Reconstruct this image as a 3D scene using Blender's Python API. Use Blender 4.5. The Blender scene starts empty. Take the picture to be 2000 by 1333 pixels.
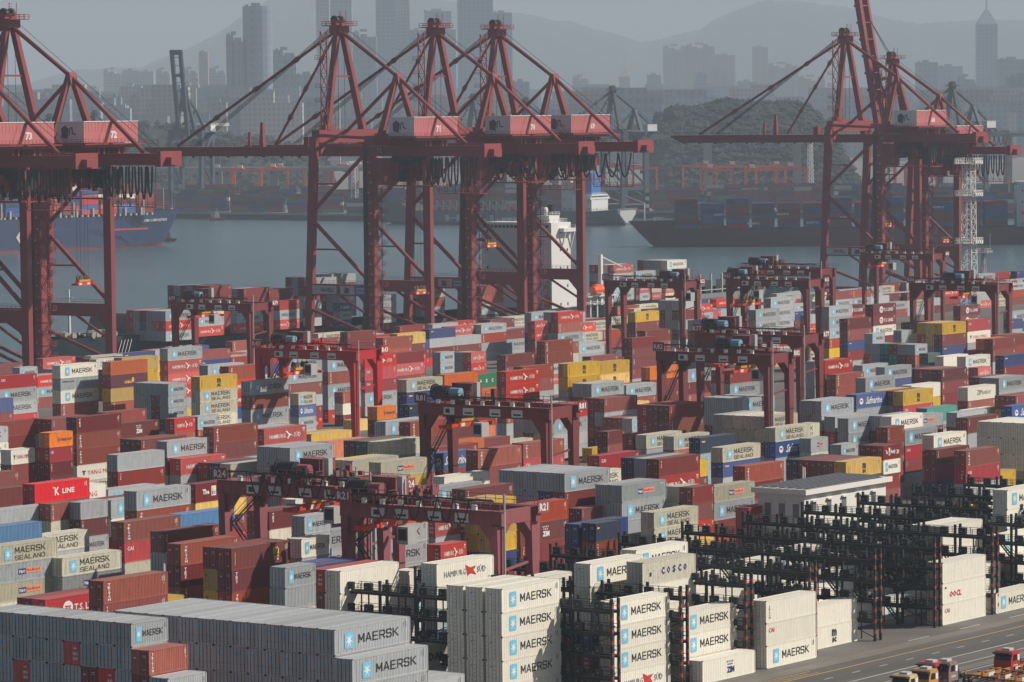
import bpy, math, random
import numpy as np
from mathutils import Matrix, Vector
random.seed(7)
SC = bpy.context.scene
COL = SC.collection
# ---------------------------------------------------------------- camera
F = 7644.08634; PITCH = 5.91928099e-02; TH = 6.27029662e-01; HC = 71.5819457; ROLL = 1.08324633e-02
cam = bpy.data.cameras.new('camera'); co = bpy.data.objects.new('camera', cam); COL.objects.link(co)
cam.lens = F/2000*36; cam.sensor_width = 36; cam.clip_start = 5; cam.clip_end = 60000
co.matrix_world = Matrix.Translation((0, 0, HC)) @ Matrix.Rotation(math.pi/2-PITCH, 4, 'X') @ Matrix.Rotation(-ROLL, 4, 'Z')
SC.camera = co
# ---------------------------------------------------------------- sky, sun, exposure
U = np.array([math.sin(TH), math.cos(TH), 0.]); V = np.array([math.cos(TH), -math.sin(TH), 0.]); W = np.array([0, 0, 1.])
EL = math.radians(40)
sd = U*.50+V*.58+W*.643; sd = sd/np.linalg.norm(sd)
AZ = math.atan2(sd[0], sd[1])
wd = bpy.data.worlds.new('World'); SC.world = wd; wd.use_nodes = True
nt = wd.node_tree; sky = nt.nodes.new('ShaderNodeTexSky'); sky.sky_type = 'NISHITA'; sky.sun_disc = False
sky.sun_elevation = EL; sky.sun_rotation = AZ; sky.air_density = 1.0; sky.dust_density = 1.0; sky.ozone_density = 1.0
bg = nt.nodes['Background']; bg.inputs[1].default_value = 0.05
nt.links.new(sky.outputs[0], bg.inputs[0])
sl = bpy.data.lights.new('sun', 'SUN'); sl.energy = 5.0; sl.angle = math.radians(.55); sl.color = (1, .92, .82)
so = bpy.data.objects.new('sun', sl); COL.objects.link(so)
so.rotation_euler = Vector((sd[0], sd[1], sd[2])).to_track_quat('Z', 'Y').to_euler()
SC.view_settings.view_transform = 'Standard'; SC.view_settings.look = 'None'; SC.view_settings.exposure = .12; SC.view_settings.gamma = 1
SC.cycles.max_bounces = 4; SC.cycles.diffuse_bounces = 2; SC.cycles.glossy_bounces = 2; SC.cycles.volume_bounces = 0
# ---------------------------------------------------------------- where things stand
_c, _s = math.cos(PITCH), math.sin(PITCH); _cr, _sr = math.cos(ROLL), math.sin(ROLL)
def ray(px, py):
    X = (px-1000)/F; Y = (666.5-py)/F
    X, Y = X*_cr+Y*_sr, -X*_sr+Y*_cr
    return np.array([X, _c+Y*_s, -_s+Y*_c])
C0 = np.array([0, 0, HC])
def at_z(px, py, z): r = ray(px, py); return C0+r*((z-HC)/r[2])
def at_y(px, py, y): r = ray(px, py); return C0+r*(y/r[1])
def yard(a, b, z=0.): return a*U+b*V+z*W
RZ = math.pi/2-TH            # yard things: local x runs along the quay, local y towards the sea
def uv(P): return float(P@U), float(P@V)
# ---------------------------------------------------------------- mesh helper
class MB:
    TK = 1.
    def __init__(s): s.v = []; s.f = []; s.m = []; s.n = 0; s.r = []
    def add(s, vs, fs, m):
        n = s.n; s.v.append(np.asarray(vs, float).reshape(-1, 3)); s.n += len(vs)
        for f in fs: s.f.append(tuple(i+n for i in f))
        s.m += [m]*len(fs)
    def box(s, x0, x1, y0, y1, z0, z1, m=0):
        s.add([(x0, y0, z0), (x1, y0, z0), (x1, y1, z0), (x0, y1, z0), (x0, y0, z1), (x1, y0, z1), (x1, y1, z1), (x0, y1, z1)],
              [(0, 3, 2, 1), (4, 5, 6, 7), (0, 1, 5, 4), (1, 2, 6, 5), (2, 3, 7, 6), (3, 0, 4, 7)], m)
    def bar(s, a, b, w, h=None, m=0, w2=None, h2=None):
        a = np.array(a, float); b = np.array(b, float); h = w if h is None else h; w2 = w if w2 is None else w2; h2 = h if h2 is None else h2; k = MB.TK; w, h, w2, h2 = w*k, h*k, w2*k, h2*k
        d = b-a; d /= np.linalg.norm(d); up = np.array([0, 0, 1.]) if abs(d[2]) < .9 else np.array([1., 0, 0])
        x = np.cross(d, up); x /= np.linalg.norm(x); y = np.cross(x, d)
        vs = []
        for p, ww, hh in ((a, w, h), (b, w2, h2)):
            for i, j in ((-1, -1), (1, -1), (1, 1), (-1, 1)): vs.append(p+x*i*ww/2+y*j*hh/2)
        s.add(vs, [(0, 3, 2, 1), (4, 5, 6, 7), (0, 1, 5, 4), (1, 2, 6, 5), (2, 3, 7, 6), (3, 0, 4, 7)], m)
    def tube(s, a, b, r, m=0, n=8, r2=None):
        a = np.array(a, float); b = np.array(b, float); r2 = r if r2 is None else r2; r, r2 = r*MB.TK, r2*MB.TK
        d = b-a; d /= np.linalg.norm(d); up = np.array([0, 0, 1.]) if abs(d[2]) < .9 else np.array([1., 0, 0])
        x = np.cross(d, up); x /= np.linalg.norm(x); y = np.cross(x, d)
        vs = []
        for p, q in ((a, r), (b, r2)):
            for k in range(n): t = 2*math.pi*k/n; vs.append(p+x*math.cos(t)*q+y*math.sin(t)*q)
        fs = [(k, (k+1) % n, n+(k+1) % n, n+k) for k in range(n)]+[tuple(range(n))[::-1], tuple(range(n, 2*n))]
        s.add(vs, fs, m)
    def path(s, pts, r, m=0, n=5):
        for a, b in zip(pts, pts[1:]): s.tube(a, b, r, m, n)
    def prism(s, poly, lo, hi, ax, m=0):   # poly in the two other axes, extruded along ax
        n = len(poly); vs = []
        for h in (lo, hi):
            for p, q in poly: vs.append({'x': (h, p, q), 'y': (p, h, q), 'z': (p, q, h)}[ax])
        s.add(vs, [tuple(range(n)), tuple(range(n, 2*n))[::-1]]+[(i, i+n, (i+1) % n+n, (i+1) % n) for i in range(n)], m)
    def tri(s, vt, org, dx, dy, m=0):     # flat artwork: vt = (verts2d, faces)
        org = np.array(org, float); dx = np.array(dx, float); dy = np.array(dy, float)
        s.add([org+dx*p[0]+dy*p[1] for p in vt[0]], vt[1], m)
    def merge(s, o, M=None, mm=None, rnd=None):
        n = s.n
        if rnd is not None: s.r += [0.]*(len(s.f)-len(s.r))+[rnd]*len(o.f)
        for v in o.v:
            s.v.append(v if M is None else v@M[:3, :3].T+M[:3, 3])
        s.n += o.n
        s.f += [tuple(i+n for i in f) for f in o.f]; s.m += [(x if mm is None else mm[x]) for x in o.m]
    def mesh(s, name, mats):
        me = bpy.data.meshes.new(name)
        vs = np.concatenate(s.v) if s.v else np.zeros((0, 3))
        me.from_pydata(vs.tolist(), [], s.f)
        for m in mats: me.materials.append(m)
        me.polygons.foreach_set('material_index', s.m); me.update()
        if s.r: at = me.attributes.new('rnd', 'FLOAT', 'FACE'); at.data.foreach_set('value', s.r+[0.]*(len(s.f)-len(s.r)))
        return me
    def build(s, name, mats, parent=None, loc=(0, 0, 0), rz=0):
        return obj(name, s.mesh(name, mats), parent, loc, rz)
def obj(name, me, parent=None, loc=(0, 0, 0), rz=0):
    o = bpy.data.objects.new(name, me); COL.objects.link(o); o.location = loc; o.rotation_euler = (0, 0, rz)
    if parent is not None: o.parent = parent
    return o
def tag(o, label=None, cat=None, group=None, kind=None):
    if label: o['label'] = label
    if cat: o['category'] = cat
    if group: o['group'] = group
    if kind: o['kind'] = kind
    return o
def empty(name, loc, rz=0, **k):
    o = bpy.data.objects.new(name, None); COL.objects.link(o); o.location = loc; o.rotation_euler = (0, 0, rz); tag(o, **k); return o
# ---------------------------------------------------------------- materials
def lin(c): return tuple(((x/255)/12.92 if x/255 <= .04045 else ((x/255+.055)/1.055)**2.4) for x in c)
_M = {}
def paint(name, rgb, rough=.55, dirt=.35, rust=.15, dust=.35, vary=.1, metal=0., streak=True, bump=.0):
    if name in _M: return _M[name]
    m = bpy.data.materials.new(name); m.use_nodes = True; t = m.node_tree; N = t.nodes; L = t.links
    b = N['Principled BSDF']; b.inputs['Roughness'].default_value = rough; b.inputs['Metallic'].default_value = metal
    tc = N.new('ShaderNodeTexCoord'); oi = N.new('ShaderNodeObjectInfo'); geo = N.new('ShaderNodeNewGeometry')
    off = N.new('ShaderNodeVectorMath'); off.operation = 'ADD'
    sc = N.new('ShaderNodeVectorMath'); sc.operation = 'SCALE'; sc.inputs['Scale'].default_value = 97
    cmb = N.new('ShaderNodeCombineXYZ')
    for i in range(3): L.new(oi.outputs['Random'], cmb.inputs[i])
    L.new(cmb.outputs[0], sc.inputs[0]); L.new(tc.outputs['Object'], off.inputs[0]); L.new(sc.outputs[0], off.inputs[1])
    mp = N.new('ShaderNodeMapping'); mp.inputs['Scale'].default_value = (1.5, 1.5, .28) if streak else (.8, .8, .8)
    L.new(off.outputs[0], mp.inputs[0])
    n1 = N.new('ShaderNodeTexNoise'); n1.inputs['Scale'].default_value = 1.3; n1.inputs['Detail'].default_value = 5; n1.inputs['Roughness'].default_value = .65
    L.new(mp.outputs[0], n1.inputs['Vector'])
    r1 = N.new('ShaderNodeValToRGB'); r1.color_ramp.elements[0].position = .42; r1.color_ramp.elements[1].position = .68
    L.new(n1.outputs[0], r1.inputs[0])
    n2 = N.new('ShaderNodeTexNoise'); n2.inputs['Scale'].default_value = 2.1; n2.inputs['Detail'].default_value = 7; n2.inputs['Roughness'].default_value = .75
    L.new(off.outputs[0], n2.inputs['Vector'])
    r2 = N.new('ShaderNodeValToRGB'); r2.color_ramp.elements[0].position = .56; r2.color_ramp.elements[1].position = .68
    L.new(n2.outputs[0], r2.inputs[0])
    def mul(a, k):
        q = N.new('ShaderNodeMath'); q.operation = 'MULTIPLY'; L.new(a, q.inputs[0])
        if isinstance(k, float): q.inputs[1].default_value = k
        else: L.new(k, q.inputs[1])
        return q.outputs[0]
    an = N.new('ShaderNodeAttribute'); an.attribute_name = 'rnd'; ra = N.new('ShaderNodeMath'); ra.operation = 'ADD'; L.new(an.outputs['Fac'], ra.inputs[0]); L.new(oi.outputs['Random'], ra.inputs[1]); rq = N.new('ShaderNodeMath'); rq.operation = 'FRACT'; L.new(ra.outputs[0], rq.inputs[0])
    hsv = N.new('ShaderNodeHueSaturation'); hsv.inputs['Color'].default_value = (*rgb, 1)
    mr = N.new('ShaderNodeMapRange'); mr.inputs['To Min'].default_value = 1-vary*1.6; mr.inputs['To Max'].default_value = 1+vary
    L.new(rq.outputs[0], mr.inputs[0]); L.new(mr.outputs[0], hsv.inputs['Value'])
    if vary > .15:
        m3 = N.new('ShaderNodeMath'); m3.operation = 'MULTIPLY'; m3.inputs[1].default_value = 7.31; L.new(rq.outputs[0], m3.inputs[0]); m4 = N.new('ShaderNodeMath'); m4.operation = 'FRACT'; L.new(m3.outputs[0], m4.inputs[0]); m5 = N.new('ShaderNodeMapRange'); m5.inputs['To Min'].default_value = .86; m5.inputs['To Max'].default_value = 1.12; L.new(m4.outputs[0], m5.inputs[0]); L.new(m5.outputs[0], hsv.inputs['Saturation'])
    def mix(a, fac, col):
        q = N.new('ShaderNodeMix'); q.data_type = 'RGBA'; L.new(a, q.inputs['A']); L.new(fac, q.inputs['Factor']); q.inputs['B'].default_value = (*col, 1)
        return q.outputs['Result']
    lum = sum(rgb)/3
    c = mix(hsv.outputs[0], mul(r1.outputs[0], float(dirt)), tuple(x*.42+.02 for x in rgb))
    c = mix(c, mul(r2.outputs[0], float(rust)), (.16, .065, .03))
    sx = N.new('ShaderNodeSeparateXYZ'); L.new(geo.outputs['Normal'], sx.inputs[0])
    gt = N.new('ShaderNodeMath'); gt.operation = 'GREATER_THAN'; gt.inputs[1].default_value = .85; L.new(sx.outputs[2], gt.inputs[0])
    if dust: c = mix(c, mul(gt.outputs[0], float(dust)), (.20+.25*lum, .17+.25*lum, .15+.25*lum))
    L.new(c, b.inputs['Base Color'])
    rr = N.new('ShaderNodeMapRange'); rr.inputs['To Min'].default_value = rough-.1; rr.inputs['To Max'].default_value = min(1, rough+.25); L.new(n1.outputs[0], rr.inputs[0]); L.new(rr.outputs[0], b.inputs['Roughness'])
    if bump:
        bp = N.new('ShaderNodeBump'); bp.inputs['Strength'].default_value = bump; bp.inputs['Distance'].default_value = .05; L.new(n1.outputs[0], bp.inputs['Height']); L.new(bp.outputs[0], b.inputs['Normal'])
    _M[name] = m; return m
def flat(name, rgb, rough=.6, metal=0.):
    return paint(name, rgb, rough, dirt=.25, rust=.03, dust=0, vary=.03, metal=metal)
K = {  # container colours (albedo)
 'grey': lin((176, 180, 182)), 'white': lin((236, 231, 215)), 'cream': lin((214, 208, 186)), 'red': lin((208, 66, 54)), 'brown': lin((140, 58, 52)),
 'orangebrown': lin((166, 74, 50)), 'maroon': lin((122, 44, 46)), 'crimson': lin((196, 44, 54)), 'darkred': lin((140, 40, 42)), 'yellow': lin((222, 180, 70)),
 'navy': lin((40, 54, 82)), 'blue': lin((58, 76, 134)), 'script_blue': lin((70, 98, 158)), 'badge_grey': lin((160, 168, 168)), 'badge_cream': lin((196, 190, 166)),
 'orange': lin((240, 134, 40)), 'plainorange': lin((222, 118, 66)), 'scarlet': lin((226, 32, 44)), 'teal': lin((70, 150, 138)), 'lightblue': lin((88, 146, 200)),
 'purple': lin((128, 44, 62)), 'green': lin((36, 128, 84)), 'magenta': lin((140, 42, 84)), 'dusty': lin((172, 166, 150)), 'darkgreen': lin((86, 112, 98))}
DM = {}
def cmat(k):
    d = dict(dirt=.45, rust=.25, dust=.35)
    d['vary'] = .2
    if k == 'white': d = dict(dirt=.18, rust=.22, dust=.15, vary=.06)
    if k == 'grey': d = dict(dirt=.32, rust=.30, dust=.22, vary=.12)
    if k in ('cream', 'badge_cream', 'dusty', 'badge_grey'): d = dict(dirt=.45, rust=.7, dust=.2, vary=.16)
    if k in ('brown', 'orangebrown', 'maroon'): d = dict(dirt=.5, rust=.3, dust=.30, vary=.22)
    return paint('paint_'+k, K[k], **d)
CODE = {'m': 'grey', 'M': 'white', 's': 'cream', 'g': 'grey', 'r': 'red', 'b': 'brown', 'T': 'orangebrown', 'x': 'maroon', 'q': 'crimson', 'R': 'darkred', 'y': 'yellow', 'Y': 'yellow', 'n': 'navy', 'N': 'blue',
 'B': 'script_blue', 'p': 'badge_grey', 'P': 'badge_cream', 'o': 'orange', 'O': 'plainorange', 'w': 'white', 'W': 'cream', 'h': 'white', 'z': 'brown', 'Z': 'white', 'k': 'scarlet', 't': 'scarlet', 'u': 'maroon', 'c': 'cream', 'C': 'white',
 'e': 'teal', 'a': 'lightblue', 'v': 'white', 'F': 'darkred', 'S': 'brown', 'D': 'purple', 'i': 'white', 'G': 'darkgreen', 'j': 'green', 'E': 'magenta', 'H': 'white', 'A': 'white', '1': 'white', '2': 'dusty', 'l': 'badge_grey'}
REEFER = set('MwhZcCviHA1')
INK = {'black': flat('ink_black', (.022, .024, .028)), 'white': flat('ink_white', (.78, .78, .74)), 'sky': flat('ink_sky_blue', lin((110, 190, 220))), 'red': flat('ink_red', lin((200, 40, 45))),
 'navy': flat('ink_navy', lin((40, 52, 110))), 'grey': flat('ink_grey', (.14, .14, .15)), 'orange': flat('ink_orange', lin((240, 140, 100))), 'yellow': flat('ink_yellow', lin((235, 190, 70))), 'midgrey': flat('galvanised', (.30, .30, .29))}
# ---------------------------------------------------------------- lettering
GL = {  # angular stroke letters on a 4 x 6 grid
 'M': [[(0, 0), (0, 6), (2.2, 1.6), (4.4, 6), (4.4, 0)]], 'A': [[(0, 0), (2, 6), (2.4, 6), (4.4, 0)], [(.9, 1.7), (3.5, 1.7)]], 'E': [[(4, 0), (0, 0), (0, 6), (4, 6)], [(0, 3.05), (3.7, 3.05)]],
 'R': [[(0, 0), (0, 6), (3.4, 6), (4.1, 5.3), (4.1, 3.4), (3.4, 2.7), (0, 2.7)], [(2.4, 2.7), (4.3, 0)]], 'S': [[(0, 1.2), (0, .7), (.7, 0), (3.4, 0), (4.1, .7), (4.1, 2.4), (3.4, 3.05), (.7, 3.05), (0, 3.8), (0, 5.3), (.7, 6), (3.4, 6), (4.1, 5.3), (4.1, 4.8)]],
 'K': [[(0, 0), (0, 6)], [(4.1, 6), (.5, 2.9)], [(1.3, 3.4), (4.3, 0)]], 'L': [[(0, 6), (0, 0), (3.7, 0)]], 'N': [[(0, 0), (0, 6), (3.9, 0), (3.9, 6)]], 'D': [[(0, 0), (0, 6), (3.2, 6), (4.1, 5), (4.1, 1), (3.2, 0), (0, 0)]],
 'I': [[(0, 0), (0, 6)]], 'Z': [[(0, 6), (4, 6), (0, 0), (4, 0)]], ' ': []}
GW = {'M': 4.4, 'A': 4.4, 'I': 0, ' ': 1.5, 'L': 3.7, 'N': 3.9}
_T = {}
def stroke_text(s, t=.85, gap=1.6):
    key = ('s', s, t)
    if key in _T: return _T[key]
    vs = []; fs = []; x = 0
    for ch in s:
        for pl in GL[ch]:
            for (ax, ay), (bx, by) in zip(pl, pl[1:]):
                d = np.array([bx-ax, by-ay], float); l = np.linalg.norm(d); d /= l; n = np.array([-d[1], d[0]])*t/2; e = d*t*.38
                p = np.array([ax+x, ay]); q = np.array([bx+x, by]); k = len(vs)
                vs += [p-e-n, q+e-n, q+e+n, p-e+n]; fs.append((k, k+1, k+2, k+3))
        x += GW.get(ch, 4.1)+t+gap-.6
    vs = np.array(vs); vs[:, 0] += t/2; vs[:, 1] += t/2; h = 6+t; vs /= h
    w = (x-gap+.6)/h
    _T[key] = (vs, fs, w); return _T[key]
_cu = bpy.data.curves.new('tmp', 'FONT'); _co = bpy.data.objects.new('tmp', _cu); COL.objects.link(_co)
def font_text(s, bold=.0, shear=0., sp=1., vert=False):
    key = (s, bold, shear, sp, vert)
    if key in _T: return _T[key]
    _cu.body = s; _cu.offset = bold; _cu.shear = shear; _cu.space_character = sp; _cu.resolution_u = 1; _cu.fill_mode = 'FRONT' if hasattr(_cu, 'fill_mode') else 'FRONT'
    bpy.context.view_layer.update()
    me = bpy.data.meshes.new_from_object(_co.evaluated_get(bpy.context.evaluated_depsgraph_get()))
    vs = np.array([(v.co.x, v.co.y) for v in me.vertices]).reshape(-1, 2); fs = [tuple(p.vertices) for p in me.polygons]
    bpy.data.meshes.remove(me)
    lo = vs.min(0); hi = vs.max(0); vs = (vs-lo)/(hi[1]-lo[1]); w = (hi[0]-lo[0])/(hi[1]-lo[1])
    _T[key] = (vs, fs, w); return _T[key]
def vert_text(s, bold=.03):
    key = ('v', s)
    if key in _T: return _T[key]
    vs = []; fs = []; n = len(s)
    for i, ch in enumerate(s):
        a, f, w = font_text(ch, bold); k = len(vs)
        w = max(w, .3)
        for p in a: vs.append(((p[0]/w*.8 if w > .35 else p[0]*.8+.25), (n-1-i)*1.18+p[1]))
        fs += [tuple(j+k for j in q) for q in f]
    vs = np.array(vs); H = (n-1)*1.18+1; vs = vs/H
    _T[key] = (vs, fs, .8/H); return _T[key]
def circle(n=14, r=.5, c=(.5, .5)): return ([(c[0]+r*math.cos(2*math.pi*k/n), c[1]+r*math.sin(2*math.pi*k/n)) for k in range(n)], [tuple(range(n))])
SQ = ([(0, 0), (1, 0), (1, 1), (0, 1)], [(0, 1, 2, 3)])
def rsq(r=.09): return ([(r, 0), (1-r, 0), (1, r*.8), (1, 1-r*.8), (1-r, 1), (r, 1), (0, 1-r*.8), (0, r*.8)], [tuple(range(8))])
def star(n=7, a=.46, b=.14):
    vs = [(.5, .5)]
    for k in range(2*n):
        r = a if k % 2 == 0 else b; t = math.pi/2+math.pi*k/n; vs.append((.5+r*math.cos(t), .5+r*math.sin(t)))
    return (vs, [(0, 1+k, 1+(k+1) % (2*n)) for k in range(2*n)])
BIRD = ([(0, 1), (.22, .98), (.5, .62), (.62, .6), (.98, .30), (.70, .42), (.56, .38), (.34, 0), (.2, .06), (.40, .42), (.36, .56), (.12, .86)], [(0, 1, 2, 10, 11), (2, 3, 6, 9, 10), (3, 4, 5, 6), (6, 7, 8, 9)])
FLAG = ([(0, 1), (.42, .72), (1, .80), (.72, .45), (1, .0), (.45, .18), (.18, 0)], [(0, 1, 5, 6), (1, 2, 3, 5), (3, 4, 5)])
def put(mb, vt, x, z, w, h, m, y=-.006, natural=True):
    # artwork on a container's near side; w is the target width, h the height
    ww = vt[2] if len(vt) > 2 else 1.
    mb.tri(vt, (x, y, z), (w/ww, 0, 0), (0, 0, h), m)
def art(code, L, h):
    """lettering and emblem of a container's long side, as two mesh builders; material slots listed in INKS"""
    a = MB(); e = MB(); s = L/12.19; f20 = L < 7
    def X(k): return k*L
    if code in 'mMs':
        put(e, rsq(), X(.13), h*.19, L*.115 if not f20 else L*.14, h*.62, 0); 
        w = L*.115 if not f20 else L*.14
        put(e, star(), X(.13)+w*.02, h*.5-w*.62, w*.96, w*1.24, 1, -.010)
        if code == 's':
            put(a, stroke_text('MAERSK', .9), X(.30), h*.50, L*.50, h*.33, 2); put(a, stroke_text('SEALAND', .75), X(.305), h*.14, L*.49, h*.24, 2)
        else: put(a, stroke_text('MAERSK', .95), X(.31), h*(.33 if not f20 else .37), L*.53, h*(.35 if not f20 else .27), 2)
    elif code in 'rh':
        ink = 1 if code == 'r' else 5; bh = .42
        put(a, font_text('HAMBURG', .012 if code == 'r' else 0), X(.13), h*.34, L*.37, h*.26, ink); put(a, font_text('S\u00dcD', .012), X(.70), h*.34, L*.16, h*.33, ink)
        put(e, BIRD if code == 'r' else FLAG, X(.50), h*.26, L*.19, h*.50, 1 if code == 'r' else 3)
        if code == 'r': put(e, SQ, X(.90), h*.80, L*.06, h*.05, 1)
    elif code in 'ySH':
        ink = 6 if code == 'S' else 2; x0 = .46 if code != 'S' else .70
        put(a, font_text('m', .05), X(x0), h*.46, L*.10, h*.34, ink); put(a, font_text('sc', .05), X(x0+.005), h*.17, L*.09, h*.25, ink)
        put(e, SQ, X(.055), h*.2, L*.007, h*.6, ink)
    elif code == 'B':
        put(a, font_text('Safmarine', .02, .45), X(.30), h*.26, L*.52, h*.52, 1); put(e, circle(), X(.10), h*.28, L*.12, h*.45, 1); put(e, SQ, X(.125), h*.48, L*.07, h*.12, 3, -.010)
    elif code in 'pP':
        put(e, SQ, X(.36), h*.36, L*.12, h*.30, 4); put(e, SQ, X(.48), h*.38, L*.24, h*.30, 7)
        put(a, font_text('P&O', .03), X(.37), h*.41, L*.10, h*.18, 1, -.010); put(a, font_text('Nedlloyd', .02), X(.49), h*.42, L*.21, h*.20, 4, -.010)
        put(a, SQ, X(.87), h*.80, L*.06, h*.03, 1)
    elif code == 'o':
        put(e, BIRD, X(.34), h*.32, L*.13, h*.34, 4); put(a, font_text('Hapag-Lloyd', .02), X(.48), h*.34, L*.46, h*.28, 4)
    elif code in 'zZ':
        ink = 1 if code == 'z' else 4
        for i in range(4): put(e, SQ, X(.46)+i*.42, h*.72, .2, .2, ink)
        for i in range(3): put(e, SQ, X(.46)+.2+i*.42, h*.60, .2, .2, ink)
        put(a, font_text('ZIM', .05), X(.46), h*.26, 1.7, h*.27, ink)
    elif code == 'k':
        put(a, font_text('K', .03), X(.36), h*.30, L*.085, h*.42, 1); put(a, font_text('"', .02), X(.33), h*.66, L*.02, h*.10, 1); put(a, font_text('LINE', .03), X(.50), h*.36, L*.22, h*.27, 1)
    elif code in 'tu':
        put(e, circle(18), X(.28), h*.18, L*.16, h*.62, 1); put(e, font_text('TS', .06), X(.31), h*.30, L*.10, h*.30, 3 if code == 't' else 3, -.010); put(a, font_text('T.S. LINES', .025), X(.46), h*.30, L*.42, h*.32, 1)
    elif code == 'c':
        for i, ch_ in enumerate('COSCO'): put(a, font_text(ch_, .05), X(.35+.104*i), h*.34, L*.062, h*.33, 4)
        put(e, SQ, X(.13), h*.34, L*.035, h*.18, 2)
    elif code == 'C':
        put(a, font_text('OOCL', .04, .1, 1.1), X(.16), h*.28, L*.27, h*.30, 3); put(e, SQ, X(.06), h*.72, L*.03, h*.10, 2)
    elif code == 'v':
        put(e, font_text('T', .09), X(.11), h*.36, L*.08, h*.28, 4); put(a, font_text('YANG MING', 0), X(.23), h*.36, L*.60, h*.27, 3)
    elif code == 'F':
        put(a, font_text('The', .04), X(.14), h*.40, L*.13, h*.28, 1); put(e, SQ, X(.31), h*.30, L*.09, h*.52, 1); put(e, SQ, X(.32), h*.56, L*.035, h*.2, 6, -.010); put(e, SQ, X(.355), h*.36, L*.035, h*.2, 0, -.010); put(e, SQ, X(.32), h*.36, L*.03, h*.18, 3, -.010)
        put(a, font_text('Family', .04), X(.43), h*.34, L*.28, h*.34, 1); put(a, font_text('ZIM', .05), X(.77), h*.34, L*.14, h*.28, 1)
    elif code == 'D': put(a, font_text('CARLI', .04), X(.36), h*.30, L*.20, h*.22, 6); put(e, circle(), X(.57), h*.34, L*.06, h*.4, 6)
    elif code == 'i': put(a, font_text('ZIMonitor', 0), X(.33), h*.36, L*.50, h*.36, 5)
    elif code == 'j':
        for i, ch_ in enumerate('CASCI'): put(a, font_text(ch_, .05), X(.10+.175*i), h*.36, L*.06 if ch_ != 'I' else L*.03, h*.28, 1)
    elif code == 'T': put(a, vert_text('TRITON'), X(.065), h*.12, L*.045, h*.76, 1)
    elif code == 'x': put(a, vert_text('TEX'), X(.06), h*.40, L*.035, h*.50, 1)
    elif code == 'b': put(a, vert_text('TAL'), X(.05), h*.52, L*.022, h*.36, 1)
    elif code == '1': put(a, vert_text('TRITON'), X(.06), h*.20, L*.03, h*.55, 5)
    elif code in 'qA': put(a, font_text('CAI', .02, 0., 1.1), X(.05), h*.58, L*.11, h*.20, 1 if code == 'q' else 3)
    elif code == 'l': put(a, font_text('MAERSK LINE', .02), X(.06), h*.66, L*.30, h*.12, 2)
    elif code == '2': put(a, font_text('HYUNDAI', .05), X(.20), h*.3, L*.6, h*.36, 2)
    elif code == 'n': put(e, SQ, X(.05), h*.70, L*.09, h*.09, 6)
    elif code == 'N': put(e, SQ, X(.06), h*.70, L*.10, h*.09, 6)
    if code in 'mTbxqyzrtkuS' or code == 'M':   # serial numbers at the far end
        ink = 1 if code not in 'mMy' else 5
        for i in range(4): put(a, SQ, X(.905)-(.0), h*(.80-.05*i), L*.016, h*.02, ink)
        put(a, SQ, X(.935), h*.62, L*.009, h*.25, ink)
        if code in 'Tbxq': put(a, SQ, X(.93), h*.50, .16, .16, 6)
    return a, e
INKS = [INK['sky'], INK['white'], INK['black'], INK['red'], INK['navy'], INK['grey'], INK['yellow'], INK['orange']]
HAZE = .000105
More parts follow.
